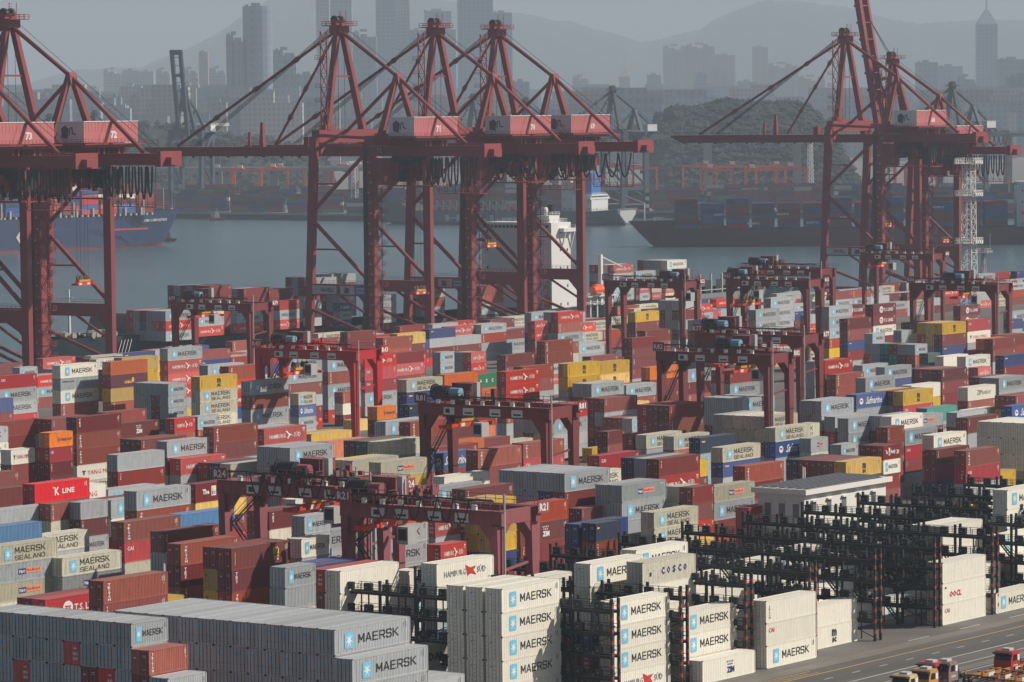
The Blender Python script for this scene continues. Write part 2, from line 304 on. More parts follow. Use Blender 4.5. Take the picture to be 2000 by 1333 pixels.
STACKS=[
(299.01,-260.3,14.19,20,0.06,0,'m'),
(299.39,-263.11,16.78,20,0.06,0,'Tb'),
(316.31,-280.45,16.47,20,0.06,0,'mgg|ggr|ggb|grg|ggg|ggg|ggr|ggg|ggg'),
(335.27,-267.52,14.5,45,0.06,0,'mmm|mmm|mmm|mmm|mmm|mmm|mmm|mmm|mmm|mmm|mmm|mmm|mmm'),
(334.26,-264.25,11.6,45,0.06,0,'mm'),
(350.76,-271.49,5.8,45,0.06,0,'m|m'),
(361.46,-325.01,13.57,40,0.06,0,'Tb'),
(374.32,-333.37,8.7,40,0.06,0,'Y'),
(372.79,-345.35,8.7,40,0.06,0,'tb|bb'),
(385.31,-365.72,13.26,40,0.06,0,'spPW'),
(396.67,-379.06,13.88,40,0.06,0,'agg'),
(414.37,-386.13,10.67,40,0.06,0,'sg'),
(396.45,-363.92,10.67,40,0.06,0,'spg'),
(415.44,-369.4,13.57,40,0.06,0,'TqW'),
(408.63,-356.12,13.57,40,0.06,0,'bg'),
(391.83,-338.49,14.5,40,0.06,0,'Tx'),
(391.2,-329.18,14.5,40,0.06,0,'SxT|bYY'),
(407.03,-330.21,14.19,20,0.06,0,'M'),
(371.31,-303.92,15.54,20,0.06,0,'mg'),
(385.08,-306.25,13.57,40,0.06,0,'ww|rb'),
(387.18,-314.07,13.26,40,0.06,0,'N|N'),
(451.19,-365.07,8.7,40,0.06,0,'mm'),
(432.51,-350.24,13.88,20,0.06,0,'mg'),
(425.84,-332.37,13.88,40,0.06,0,'mmm'),
(445.62,-336.82,12.95,20,0.06,0,'rg'),
(433.7,-326.92,10.98,20,0.06,0,'rb'),
(391.1,-295.45,14.5,40,0.06,0,'hw'),
(402.79,-308.84,11.6,40,0.06,0,'hw'),
(402.52,-308.73,8.7,40,0.06,0,'MMM'),
(374.55,-273.33,14.5,40,0.42,0,'MMMMM|MMMMM|MMMMM'),
(377.61,-292.04,5.2,40,0.06,0,'2'),
(445.32,-308.61,13.88,20,0.06,0,'nT'),
(445.57,-311.69,13.57,40,0.06,0,'NN'),
(405.45,-273.9,14.5,40,0.06,0,'cwM'),
(400.97,-278.84,14.5,40,0.06,0,'McM'),
(416.51,-282.41,14.5,40,0.06,0,'MMw'),
(401.48,-290.49,11.6,40,0.06,0,'ww'),
(389.72,-267.5,11.6,40,0.06,0,'MMMh'),
(405.05,-267.55,8.7,40,0.06,0,'MMw'),
(404.25,-264.28,2.9,40,0.06,0,'Z'),
(420.32,-274.47,8.7,40,0.06,0,'www'),
(419.74,-264.65,8.7,40,0.06,0,'1AM'),
(436.4,-268.45,5.8,40,0.06,0,'wH'),
(467.63,-266.22,8.7,40,0.06,0,'wCA'),
(482.29,-266.01,2.9,40,0.06,0,'M'),
(484.63,-276.19,11.6,40,0.06,0,'wwww|wwww'),
(483.29,-272.53,5.8,40,0.06,0,'ww'),
(467.67,-275.75,2.9,40,0.06,0,'M'),
(628.61,-576.59,17.09,40,0.06,0,'MlMT'),
(638.15,-570.58,17.4,40,0.06,0,'ODYT'),
(693.83,-609.86,13.88,40,0.06,0,'yyr'),
(665.27,-591.29,16.16,40,0.06,0,'yy'),
(681.42,-591.6,17.4,40,0.06,0,'mrrr'),
(640.66,-556.26,12.95,20,0.06,0,'mmm|gbb|ggg|ggg'),
(624.88,-533.78,16.16,40,0.06,0,'yssss'),
(639.63,-544.06,17.4,40,0.06,0,'mm'),
(638.45,-537.21,17.4,40,0.06,0,'Trr'),
(608.89,-506.73,17.09,40,0.06,0,'mTms'),
(666.14,-623.7,12.95,20,0.06,0,'mT'),
(631.21,-597.24,13.88,40,0.06,0,'qmm'),
(576.04,-552.7,13.57,40,0.06,0,'Nb'),
(538.26,-510.81,13.57,40,0.06,0,'bb'),
(502.41,-463.67,16.16,20,0.06,0,'oqxx'),
(524.43,-477.31,16.78,40,0.06,0,'xTTv'),
(567.28,-508.81,13.57,40,0.06,0,'bT'),
(547.26,-488.13,13.57,40,0.06,0,'zb'),
(549.56,-506.63,13.57,40,0.06,0,'bb|b'),
(558.78,-483.75,13.88,20,0.06,0,'rT'),
(565.16,-483.46,13.88,20,0.06,0,'mT'),
(525.35,-445.75,16.16,40,0.06,0,'Tb'),
(542.19,-448.18,14.5,40,0.06,0,'rm|mb|gr'),
(519.89,-457.88,13.88,40,0.06,0,'bnr|bbb'),
(497.48,-443.54,13.57,40,0.06,0,'gb'),
(513.88,-446.63,14.5,40,0.06,0,'mbg'),
(514.03,-443.75,11.6,40,0.06,0,'rg'),
(518.25,-436.03,10.67,40,0.06,0,'WY|nb|bb'),
(495.63,-466.46,13.57,20,0.06,0,'vbb'),
(519.27,-500.78,13.88,40,0.06,0,'mMM'),
(458.71,-441.18,13.26,40,0.06,0,'b'),
(431.12,-401.04,16.16,40,0.06,0,'kb'),
(438.01,-419.56,13.57,40,0.06,0,'bg'),
(417.02,-396.55,13.57,40,0.06,0,'gg'),
(449.06,-413.76,13.26,40,0.06,0,'v'),
(488.64,-437.87,8.7,40,0.06,0,'m'),
(430.54,-380.3,16.16,40,0.06,0,'mT'),
(456.43,-391.13,14.5,40,0.06,0,'F'),
(549.85,-476.96,2.9,40,0.06,0,'b|b'),
(453.11,-405.54,11.6,40,0.06,0,'mw|xg'),
(430,-371.37,13.26,40,0.06,0,'a'),
(427.08,-394.14,13.88,20,0.06,0,'TW'),
(431.18,-391.88,13.88,20,0.06,0,'gx'),
(478.29,-407.73,8.7,40,0.06,0,'T'),
(522.64,-426.28,13.57,40,0.06,0,'mm|gm|gg'),
(538.31,-430.43,13.26,40,0.06,0,'O'),
(506.67,-394.33,17.09,40,0.06,0,'Wm|Gb|zb'),
(491.21,-387.8,15.54,40,0.06,0,'W|Y'),
(537.42,-427.52,8.7,40,0.06,0,'G'),
(490.75,-381.66,15.54,40,0.06,0,'P'),
(538.6,-412.28,17.4,40,0.06,0,'T'),
(575.88,-432.72,13.57,40,0.06,0,'bO'),
(622.9,-464.5,10.98,40,0.06,0,'TO'),
(537.65,-416.97,17.4,40,0.06,0,'m'),
(516.12,-390.75,14.5,40,0.06,0,'Bb'),
(510.47,-377,16.16,40,0.06,0,'Tb'),
(526.26,-397.59,14.5,40,0.06,0,'b'),
(599.74,-444.09,8.39,40,0.06,0,'R'),
(626.41,-457.77,5.49,40,0.06,0,'W'),
(495.89,-372.89,13.26,40,0.06,0,'v'),
(484.52,-341.44,16.16,40,0.06,0,'mb|gN|gg|gg|gg'),
(470.69,-355.69,14.5,40,0.06,0,'m'),
(459.41,-341.64,15.85,40,0.06,0,'b'),
(702.18,-561.16,14.5,40,0.06,0,'mTmmr|bgb'),
(695.12,-551.27,7.77,20,0.06,0,'Twb'),
(684.41,-540.32,2.59,20,0.06,0,'Y'),
(565.57,-456.09,11.6,40,0.06,0,'Y|Y'),
(677.66,-552.95,16.47,40,0.06,0,'mmb'),
(648.78,-540.7,13.57,40,0.06,0,'mbss'),
(659.37,-535.18,10.36,20,0.06,0,'sBm'),
(717.11,-562.09,14.5,40,0.06,0,'rqqm'),
(738.62,-570.29,13.57,40,0.06,0,'Rrb'),
(600.37,-467.61,13.88,20,0.06,0,'ox'),
(573.96,-439.59,17.09,20,0.06,0,'n'),
(627.08,-480.85,17.09,40,0.06,0,'sN'),
(684.88,-507.44,13.57,40,0.06,0,'jO'),
(672.84,-505.58,14.5,40,0.06,0,'O'),
(755.38,-568.79,12.95,20,0.06,0,'mm'),
(745.87,-552.5,13.88,20,0.06,0,'rr|gg'),
(667.14,-485.08,16.16,40,0.06,0,'rr'),
(749.34,-545,13.26,40,0.06,0,'b'),
(712.87,-513.74,13.57,40,0.06,0,'Tb'),
(678.54,-477.12,17.4,40,0.06,0,'yy'),
(730.11,-504.61,13.88,40,0.06,0,'yyb'),
(679.25,-471.47,13.26,40,0.06,0,'m|g'),
(732.57,-498.95,8.7,40,0.06,0,'mb|bb'),
(717.35,-490.59,5.8,40,0.06,0,'Yg'),
(622.96,-414.37,14.5,40,0.06,0,'bT|bb|qq'),
(660.8,-448.68,8.08,20,0.06,0,'mm|bb|bb'),
(634.55,-436.77,7.77,20,0.06,0,'b'),
(622.74,-422.66,8.7,40,0.06,0,'qb'),
(605.83,-408.15,10.36,40,0.06,0,'s'),
(605.92,-402.04,10.36,40,0.06,0,'s'),
(596,-389.72,11.29,40,0.06,0,'nmm'),
(647.91,-449.78,2.9,40,0.06,0,'y'),
(538.77,-372.53,13.26,40,0.06,0,'q'),
(526.61,-352.39,14.5,40,0.06,0,'br|gg|nb'),
(546.26,-363.63,11.6,40,0.06,0,'Yb'),
(489.76,-334.56,14.19,40,0.06,0,'pm|gg'),
(528.04,-368.15,11.29,40,0.06,0,'s'),
(503.19,-330.52,12.95,20,0.06,0,'bb|ss'),
(525.37,-340.91,10.67,40,0.06,0,'Pm'),
(549.48,-350.42,11.6,40,0.06,0,'Tb'),
(460.06,-332.19,13.88,40,0.06,0,'Tzb'),
(484.23,-338.15,10.98,20,0.06,0,'bT'),
(506.25,-356.18,8.7,40,0.06,0,'NN'),
(489.99,-328.83,10.36,40,0.06,0,'ss'),
(519.37,-330.61,8.39,40,0.06,0,'rr'),
(643.62,-456.3,11.6,40,0.06,0,'rm|bg|gg|rg'),
(664.25,-457.94,11.6,40,0.06,0,'bm|bb'),
(540.67,-389.61,14.5,40,0.06,0,'Tq'),
(860.98,-601.68,8.39,40,0.06,0,'mm'),
(787.38,-546.79,10.67,40,0.06,0,'b'),
(749.21,-503.59,11.6,40,0.06,0,'ob'),
(780.44,-513.75,8.7,40,0.06,0,'mb'),
(723.51,-465.13,13.57,40,0.06,0,'bm|b'),
(677.57,-432.46,11.6,40,0.06,0,'mm|gm|gm|gm'),
(653.49,-411.94,10.36,40,0.06,0,'ss|ss|ss|ss|gg'),
(564.91,-364.78,12.95,40,0.06,0,'s'),
(749.07,-456.37,14.5,40,0.06,0,'rb'),
(759.12,-465.14,13.57,40,0.06,0,'gg'),
(748.02,-452.85,11.6,40,0.06,0,'Tb'),
(814.98,-485.87,8.7,40,0.06,0,'mg'),
(773.96,-455.5,11.6,40,0.06,0,'m'),
(705.28,-419.74,14.5,40,0.06,0,'m'),
(809.95,-461.08,8.7,40,0.06,0,'xxx|bb|qb|nb'),
(765.07,-426.3,12.95,20,0.06,0,'r'),
(826.37,-469.88,10.67,40,0.06,0,'w'),
(827.87,-464.62,10.67,40,0.06,0,'M'),
(862.31,-473.13,8.7,40,0.06,0,'N'),
(754.34,-415.08,11.6,40,0.06,0,'mg|gg|bg'),
(726.39,-407.23,11.6,40,0.06,0,'iT'),
(686.5,-399.78,13.57,40,0.06,0,'yq|b|Y'),
(702.4,-407.08,13.57,40,0.06,0,'wY'),
(682.78,-392.15,10.67,40,0.06,0,'e'),
(674.59,-403.64,13.57,40,0.06,0,'Bg'),
(646.23,-394.52,14.5,40,0.06,0,'mg|gg'),
(695.26,-412.52,8.7,40,0.06,0,'g'),
(646.07,-391.39,11.6,40,0.06,0,'mr'),
(643.83,-387.03,11.6,40,0.06,0,'mm'),
(651.72,-382.11,11.6,40,0.06,0,'Mb|gb'),
(615.1,-361.54,12.95,20,0.06,0,'Tb'),
(634.28,-369,10.67,40,0.06,0,'m'),
(624.48,-357.22,10.98,40,0.06,0,'Mb'),
(668.4,-387.16,10.36,40,0.06,0,'p'),
(676.18,-381.47,10.67,40,0.06,0,'m'),
(637.21,-357.26,13.26,40,0.06,0,'b'),
(625.17,-338.66,13.88,40,0.06,0,'www|www|www|www'),
(695.67,-379.9,10.67,40,0.06,0,'B'),
(720.49,-392.54,10.67,40,0.06,0,'b|b'),
(711.63,-398.77,8.08,40,0.06,0,'w'),
(631.09,-380.97,7.77,20,0.06,0,'mb'),
(606.81,-357.53,10.36,20,0.06,0,'FM|xg'),
(607.81,-373.35,10.98,20,0.06,0,'pW'),
(601.16,-376.82,13.26,40,0.06,0,'sB'),
(624.76,-389.28,11.29,40,0.06,0,'s'),
(592.02,-356.41,8.7,40,0.06,0,'yx|bx|bx|bx|nx'),
(650.15,-377.54,5.8,40,0.06,0,'bb'),
(647.8,-373.09,5.8,40,0.06,0,'ab'),
(620.94,-354.67,8.7,40,0.06,0,'bE'),
(592.58,-332.57,11.6,40,0.06,0,'Tq'),
(610.4,-339.2,5.8,40,0.06,0,'y'),
(509.58,-279.12,14.5,40,0.06,0,'MwMw'),
(831.51,-480.81,12.95,20,0.06,0,'mT|gb|be|eN|gg'),
(825.57,-473.75,11.29,20,0.06,0,'G'),
(904.02,-549.34,17.4,40,0.06,0,'mmm'),
(917.63,-543.59,17.4,40,0.06,0,'uuM'),
(974.46,-587.16,13.57,40,0.06,0,'ur'),
(873.75,-525.33,16.16,40,0.06,0,'bb'),
(853.44,-505.79,13.88,20,0.06,0,'mm'),
(882.76,-514.47,12.95,20,0.06,0,'gg'),
(1030.39,-580.05,10.98,40,0.06,0,'uu'),
(865.79,-492.6,16.16,40,0.06,0,'yb|Yy|Y'),
(890.7,-516.77,14.5,40,0.06,0,'by'),
(879.78,-493.22,16.16,40,0.06,0,'qv'),
(964.62,-526.92,13.57,40,0.06,0,'mN'),
(925.25,-505.23,13.88,20,0.06,0,'Ng'),
(894.5,-490.14,11.6,40,0.06,0,'bb|b'),
(879.2,-485.59,11.6,40,0.06,0,'bb|Ob'),
(1203.52,-724.62,2.9,40,0.06,0,'g|g'),
(936.69,-588.31,17.4,40,0.06,0,'mmm'),
(901.12,-570.82,16.16,40,0.06,0,'mm'),
(937.77,-576.93,12.95,20,0.06,0,'g'),
(894.55,-632.22,14.5,40,0.06,0,'rTm|gb'),
(878.34,-628.6,12.95,20,0.06,0,'rrT'),
(905.97,-649.56,13.57,40,0.06,0,'mm'),
(914.45,-619.49,13.88,40,0.06,0,'ybb'),
(969.39,-641.08,14.19,40,0.06,0,'gbgb|gggg|g'),
(1013.52,-667.18,11.6,40,0.06,0,'Ng'),
(996.97,-658.1,8.7,40,0.06,0,'rb'),
(843.2,-568.3,13.57,40,0.06,0,'bb'),
(823.25,-558.79,12.95,40,0.06,0,'R'),
(890.73,-583.76,13.57,40,0.06,0,'mb'),
(992.16,-631.23,13.57,40,0.06,0,'mg'),
(804.86,-636.49,13.57,40,0.06,0,'bb'),
(804.34,-619.6,13.57,40,0.06,0,'yb'),
(792.18,-614.81,13.26,40,0.06,0,'T'),
(898.66,-628.09,5.8,40,0.06,0,'mm'),
(794.45,-565.54,13.57,40,0.06,0,'TT'),
(813.3,-576.9,11.6,40,0.06,0,'T'),
(1051.53,-746.39,15,40,0.06,1,'mmr'),
(1091.67,-748.33,18.5,40,0.06,1,'rm|wm|nm|rm'),
(1091.82,-748.26,12.2,40,0.06,1,'mm'),
(1108.82,-749.27,10.8,20,0.06,1,'rm'),
(1116.3,-749.27,10.7,20,0.06,1,'Wr'),
(1125.07,-749.44,10.1,20,0.06,1,'rW'),
(1126.25,-749.46,18.7,40,0.06,1,'M|g|g|g|b'),
(1106.95,-749.53,15.7,40,0.06,1,'m'),
(933.84,-741.55,15.7,20,0.06,1,'gBmB|ggbr|rn'),
(902.15,-741.3,15.2,40,0.06,1,'qmr'),
(919.25,-741.55,14.5,20,0.06,1,'gn'),
(850.26,-738.79,14.7,40,0.06,1,'mrm|grm|ggg|bNg|ggg|rrr'),
(864.41,-739.11,14.9,40,0.06,1,'smr'),
(883.73,-740.26,12.3,40,0.06,1,'mr'),
(895.92,-762.57,19.5,40,0.06,1,'bb|bb|gg|bb|gg|bb'),
(914.69,-763.26,17.9,40,0.06,1,'bb|gb'),
(927.69,-764.5,17,40,0.06,1,'bb|bb|gb'),
(951.07,-764.16,19.7,40,0.06,1,'gb|gb|bb|gg|bg'),
(959.72,-764.84,20.5,40,0.06,1,'gb|gb|gb'),
(951.73,-742.68,14.5,40,0.06,1,'mmm'),
(978.96,-744.24,15.3,40,0.06,1,'mTm|g'),
(1011.23,-744.65,14.9,40,0.06,1,'TTmm'),
(476.32,-392.91,8.39,40,0.06,0,'xW|bb'),
(502.39,-427.48,5.8,40,0.06,0,'TT'),
(519.29,-422.82,5.49,40,0.06,0,'w'),
(513.87,-419,5.8,40,0.06,0,'Ob'),
(491.18,-399.64,8.7,40,0.06,0,'wT'),
(452.25,-331.63,15.54,20,0.06,0,'yyyN|yyyN'),
]
LOOK={'m': 'grey container with blue star emblem', 'M': 'white refrigerated container with star emblem', 's': 'cream container with two rows of letters', 'g': 'plain grey container', 'r': 'bright red container with white bird mark', 'b': 'plain rust brown container', 'T': 'orange-brown container with vertical white lettering', 'x': 'maroon container with small vertical lettering', 'q': 'crimson container with small white lettering', 'R': 'plain dark red container', 'y': 'yellow container with black stacked letters', 'Y': 'plain yellow container', 'n': 'dark navy container', 'N': 'plain blue container', 'B': 'blue container with white script lettering', 'p': 'weathered grey container with blue and orange badge', 'P': 'cream container with blue and orange badge', 'o': 'orange container with dark blue lettering', 'O': 'plain orange container', 'w': 'plain white refrigerated container', 'W': 'plain cream container', 'h': 'white refrigerated container with red flag mark', 'z': 'brown container with white dots and letters', 'Z': 'white refrigerated container with blue dots and letters', 'k': 'scarlet container with white serif letters', 't': 'red container with white disc and letters', 'u': 'maroon container with white disc and letters', 'c': 'rust-streaked white container with wide blue letters', 'C': 'white refrigerated container with bold red letters', 'e': 'teal container', 'a': 'light blue container', 'v': 'white container with thin red letters', 'F': 'maroon container with colourful square badge', 'S': 'dark red container with yellow stacked letters', 'D': 'purple-maroon container with yellow lettering', 'i': 'white refrigerated container with thin grey letters', 'G': 'plain green container', 'j': 'green container with spaced white letters', 'E': 'magenta container', 'H': 'white refrigerated container with black stacked letters', 'A': 'white refrigerated container with small dark red letters', '1': 'white refrigerated container with small vertical letters', '2': 'dusty cream container with large black letters', 'l': 'pale grey container with small dark lettering'}
LAB={
'0.0.0':'short ~, topmost, at bottom left, rightmost such',
'1.0.0':'short ~ at bottom left',
'2.0.0':'short ~, topmost, at bottom left, leftmost such',
'2.0.1':'short ~, second down, at bottom left, rightmost such',
'2.1.0':'short ~, topmost, at bottom left, rightmost such',
'2.1.1':'short ~, second down, at bottom left, fifth such from left',
'2.2.0':'short ~, topmost, at bottom left, sixth such from left',
'2.2.1':'short ~, second down, at bottom left, fourth such from left',
'2.3.0':'short ~, topmost, at bottom left, fifth such from left',
'2.3.1':'short ~, second down, at bottom left',
'2.4.0':'short ~, topmost, at bottom left, fourth such from left',
'2.4.1':'short ~, second down, at bottom left, third such from left',
'2.5.0':'short ~, topmost, at bottom left, third such from left',
'2.5.1':'short ~, second down, at bottom left, second such from left',
'2.6.0':'short ~, topmost, at bottom left, second such from left',
'2.6.1':'short ~, second down, at bottom left, leftmost such',
'2.6.2':'short ~, third down, at bottom left',
'2.7.0':'short ~, topmost, at bottom left, leftmost such',
'3.0.0':'long ~, topmost, at bottom centre, eighth such from left',
'3.0.1':'long ~, second down, at bottom centre, eighth such from left',
'3.1.0':'long ~, topmost, at bottom centre, seventh such from left',
'3.1.1':'long ~, second down, at bottom centre, seventh such from left',
'3.2.0':'long ~, topmost, at bottom centre, sixth such from left',
'3.2.1':'long ~, second down, at bottom centre, sixth such from left',
'3.3.0':'long ~, topmost, at bottom centre, fifth such from left',
'3.3.1':'long ~, second down, at bottom centre, fifth such from left',
'3.4.0':'long ~, topmost, at bottom centre, fourth such from left',
'3.4.1':'long ~, second down, at bottom centre, fourth such from left',
'3.5.0':'long ~, topmost, at bottom centre, third such from left',
'3.5.1':'long ~, second down, at bottom centre, third such from left',
'3.6.0':'long ~, topmost, at bottom centre, second such from left',
'3.6.1':'long ~, second down, at bottom centre, second such from left',
'3.7.0':'long ~, topmost, at bottom centre, leftmost such',
'3.7.1':'long ~, second down, at bottom centre, leftmost such',
'3.8.0':'long ~, topmost, above bottom left block, rightmost such',
'3.9.0':'long ~, topmost, above bottom left block, second such from left',
'3.10.0':'long ~, topmost, above bottom left block, leftmost such',
'4.0.0':'long ~, topmost, at bottom centre, rightmost such',
'4.0.1':'long ~, second down, at bottom centre, rightmost such',
'6.0.0':'~, topmost, above bottom left block, leftmost such',
'6.0.1':'~ at bottom left',
'8.0.0':'~ at bottom left',
'9.0.0':'~, topmost, at left edge, leftmost such',
'9.0.1':'~ at bottom left',
'9.0.2':'~ at bottom left',
'10.0.0':'~ at left edge',
'11.0.0':'~, topmost, at left edge, rightmost such',
'12.0.0':'~ above bottom left block',
'12.0.1':'~ above bottom left block',
'13.0.0':'~, topmost, above bottom left block, second such from left',
'13.0.1':'~ above bottom left block',
'14.0.0':'~, topmost, above bottom left block, leftmost such',
'15.0.0':'~, topmost, above bottom left block, rightmost such',
'15.0.1':'~ above bottom left block',
'16.0.0':'~ under the R24 crane',
'16.0.1':'~, second down, under the R24 crane',
'16.0.2':'~ at bottom centre',
'16.1.0':'~, topmost, above bottom left block, rightmost such',
'17.0.0':'short ~ under the R24 crane',
'18.0.0':'short ~, topmost, under the R24 crane, leftmost such',
'18.0.1':'short ~ at bottom centre',
'19.0.0':'~, topmost, at bottom centre',
'19.0.1':'~, second down, at bottom centre',
'19.1.0':'~ under the R24 crane',
'21.0.0':'~, topmost, under the R24 crane, rightmost such',
'22.0.0':'short ~, topmost, under the R24 crane, rightmost such',
'23.0.0':'~, topmost, beside the R21 crane, leftmost such',
'23.0.1':'~, second down, beside the R21 crane',
'24.0.0':'short ~, topmost, beside the R21 crane, leftmost such',
'25.0.0':'short ~, topmost, beside the R21 crane, rightmost such',
'26.0.0':'~, topmost, beside the R21 crane, rightmost such',
'26.0.1':'~, second down, beside the R21 crane',
'27.0.0':'~, topmost, beside the R21 crane, leftmost such',
'28.0.0':'~, topmost, beside the R21 crane, leftmost such',
'29.0.0':'~, topmost, beside the R21 crane, rightmost such',
'29.0.1':'~, second down, beside the R21 crane, rightmost such',
'29.0.2':'~, third down, beside the R21 crane, rightmost such',
'29.0.3':'~, fourth down, beside the R21 crane',
'29.1.0':'~, topmost, beside the R21 crane, third such from left',
'29.1.1':'~, second down, beside the R21 crane, second such from left',
'29.1.2':'~, third down, beside the R21 crane, second such from left',
'29.1.3':'~ at bottom centre',
'29.2.0':'~, topmost, beside the R21 crane, second such from left',
'29.2.1':'~, second down, beside the R21 crane, leftmost such',
'29.2.2':'~, third down, beside the R21 crane, leftmost such',
'30.0.0':'~ at bottom centre',
'31.0.0':'short ~ right of R81',
'31.0.1':'short ~ right of R81',
'32.0.0':'~, topmost, right of R81',
'32.0.1':'~, second down, right of R81',
'33.0.0':'~, topmost, among the black racks',
'33.0.1':'~, second down, among the black racks',
'34.0.0':'~ right of R81',
'34.0.1':'~, second down, among the black racks',
'34.0.2':'~, third down, among the black racks, leftmost such',
'35.0.0':'~, topmost, among the black racks, second such from left',
'36.0.0':'~, topmost, beside the R21 crane',
'37.0.0':'~, topmost, among the black racks, leftmost such',
'37.0.1':'~, second down, among the black racks, leftmost such',
'37.0.2':'~, third down, among the black racks, second such from left',
'37.0.3':'~ among the black racks',
'38.0.0':'~, topmost, among the black racks, rightmost such',
'38.0.1':'~, second down, among the black racks, rightmost such',
'38.0.2':'~, third down, among the black racks',
'39.0.0':'~ among the black racks',
'40.0.0':'~, topmost, among the black racks, leftmost such',
'41.0.0':'~ among the black racks',
'41.0.1':'~ among the black racks',
'41.0.2':'~, third down, among the black racks, rightmost such',
'42.0.0':'~, topmost, among the black racks, rightmost such',
'42.0.1':'~ among the black racks',
'43.0.0':'~, topmost, beside the roadway, rightmost such',
'43.0.1':'~ beside the roadway',
'43.0.2':'~ beside the roadway',
'44.0.0':'~, topmost, beside the roadway, rightmost such',
'45.0.0':'~, topmost, beside the roadway, second such from left',
'45.0.1':'~, second down, beside the roadway',
'45.1.0':'~, topmost, beside the roadway, leftmost such',
'47.0.0':'~, topmost, beside the roadway, leftmost such',
'48.0.0':'~, topmost, below crane 72',
'48.0.1':'~ below crane 72',
'48.0.2':'~, third down, below crane 72',
'48.0.3':'~ below crane 72',
'49.0.0':'~ below crane 72',
'49.0.1':'~ below crane 72',
'49.0.2':'~ below crane 72',
'52.0.0':'~, topmost, by the R79 crane, rightmost such',
'52.0.1':'~ by the R79 crane',
'54.0.0':'~ by the R79 crane',
'54.0.1':'~, second down, by the R79 crane',
'54.0.2':'~, third down, by the R79 crane',
'56.0.0':'~ by the R79 crane',
'57.0.0':'~, topmost, by the R43 crane, leftmost such',
'57.0.1':'~, second down, by the R43 crane, leftmost such',
'57.0.2':'~, third down, by the R43 crane, leftmost such',
'59.0.0':'~ below crane 72',
'59.0.1':'~ below crane 72',
'61.0.0':'~, topmost, at left edge, rightmost such',
'61.0.1':'~, second down, at left edge',
'62.0.0':'short ~ at left edge',
'62.0.1':'short ~ at left edge',
'62.0.2':'short ~ at left edge',
'63.0.0':'~ below crane 72',
'63.0.1':'~, second down, at left centre',
'63.0.2':'~, third down, at left centre',
'63.0.3':'~ at left edge',
'65.0.0':'~ at left centre',
'67.0.0':'short ~ at left centre',
'69.0.0':'~, topmost, at left centre',
'69.0.1':'~, second down, at left centre, rightmost such',
'70.0.0':'~, topmost, by the R43 crane, leftmost such',
'71.0.0':'~, topmost, at left centre',
'72.0.0':'~, topmost, at left centre',
'72.0.1':'~, second down, at left centre, leftmost such',
'73.0.0':'~, topmost, at left centre, rightmost such',
'74.0.0':'~ at left centre',
'74.0.1':'~, second down, at left centre',
'75.0.0':'~, topmost, under the R24 crane, leftmost such',
'75.0.1':'~ under the R24 crane',
'76.0.0':'short ~ at left edge',
'79.0.0':'~ at left edge',
'80.0.0':'~, topmost, at left edge, leftmost such',
'81.0.0':'~ at left edge',
'84.0.0':'~, topmost, at left centre, leftmost such',
'84.0.1':'~, second down, above bottom left block',
'85.0.0':'~ at left centre',
'88.0.0':'~ above bottom left block',
'89.0.0':'short ~ at left edge',
'90.0.0':'short ~ at left edge',
'90.0.1':'short ~ above bottom left block',
'92.0.0':'~, topmost, under the R24 crane, leftmost such',
'92.0.1':'~, second down, under the R24 crane',
'94.0.0':'~ by the R43 crane',
'95.0.0':'~, topmost, under the R24 crane, rightmost such',
'97.0.0':'~ beside the R21 crane',
'98.0.0':'~, topmost, by the R81 crane, leftmost such',
'99.0.0':'~ by the R81 crane',
'100.0.0':'~, topmost, by the R81 crane, second such from left',
'101.0.0':'~, topmost, by the R43 crane, rightmost such',
'102.0.0':'~ by the R81 crane',
'103.0.0':'~, topmost, by the R81 crane, third such from left',
'107.0.0':'~ beside the R21 crane',
'108.0.0':'~, topmost, right of R81',
'108.0.1':'~, second down, right of R81',
'108.1.0':'~, topmost, by the R81 crane, rightmost such',
'108.2.0':'~, topmost, by the R81 crane, second such from left',
'108.3.0':'~, topmost, by the R81 crane, leftmost such',
'109.0.0':'~, topmost, beside the R21 crane, rightmost such',
'110.0.0':'~, topmost, beside the R21 crane',
'111.0.0':'~, topmost, by the R43 crane, third such from left',
'111.0.1':'~, second down, by the R43 crane, rightmost such',
'111.0.2':'~, third down, by the R43 crane, rightmost such',
'114.0.0':'~ by the R43 crane',
'115.0.0':'~, topmost, by the R43 crane, second such from left',
'115.0.1':'~, second down, by the R43 crane',
'118.0.0':'~, topmost, by the R43 crane, rightmost such',
'118.0.1':'~, second down, by the R43 crane',
'118.0.2':'~, third down, by the R43 crane',
'118.0.3':'~, fourth down, by the R43 crane',
'120.0.0':'short ~ by the R43 crane',
'121.0.0':'short ~ at upper centre',
'122.0.0':'~ at upper centre',
'122.0.1':'~ at upper centre',
'124.0.0':'~ at upper centre',
'127.0.0':'~, topmost, mid picture, leftmost such',
'127.0.1':'~, second down, mid picture',
'128.0.0':'~ at upper centre',
'130.0.0':'~, topmost, mid picture, leftmost such',
'130.0.1':'~, second down, mid picture',
'131.0.0':'~, topmost, mid picture, rightmost such',
'132.0.0':'~, topmost, mid picture, leftmost such',
'133.0.0':'~, topmost, mid picture, rightmost such',
'135.0.0':'~, topmost, by the R82 crane, leftmost such',
'135.0.1':'~ by the R82 crane',
'137.0.0':'short ~, topmost, right of R81, second such from left',
'139.0.0':'~, topmost, right of R81, leftmost such',
'140.0.0':'~, topmost, right of R81, rightmost such',
'141.0.0':'~ by the R82 crane',
'143.0.0':'~ right of R81',
'144.0.0':'~, topmost, right of R81',
'144.0.1':'~ right of R81',
'146.0.0':'~ right of R81',
'146.0.1':'~, second down, right of R81, leftmost such',
'148.0.0':'short ~, topmost, right of R81, rightmost such',
'149.0.0':'~ right of R81',
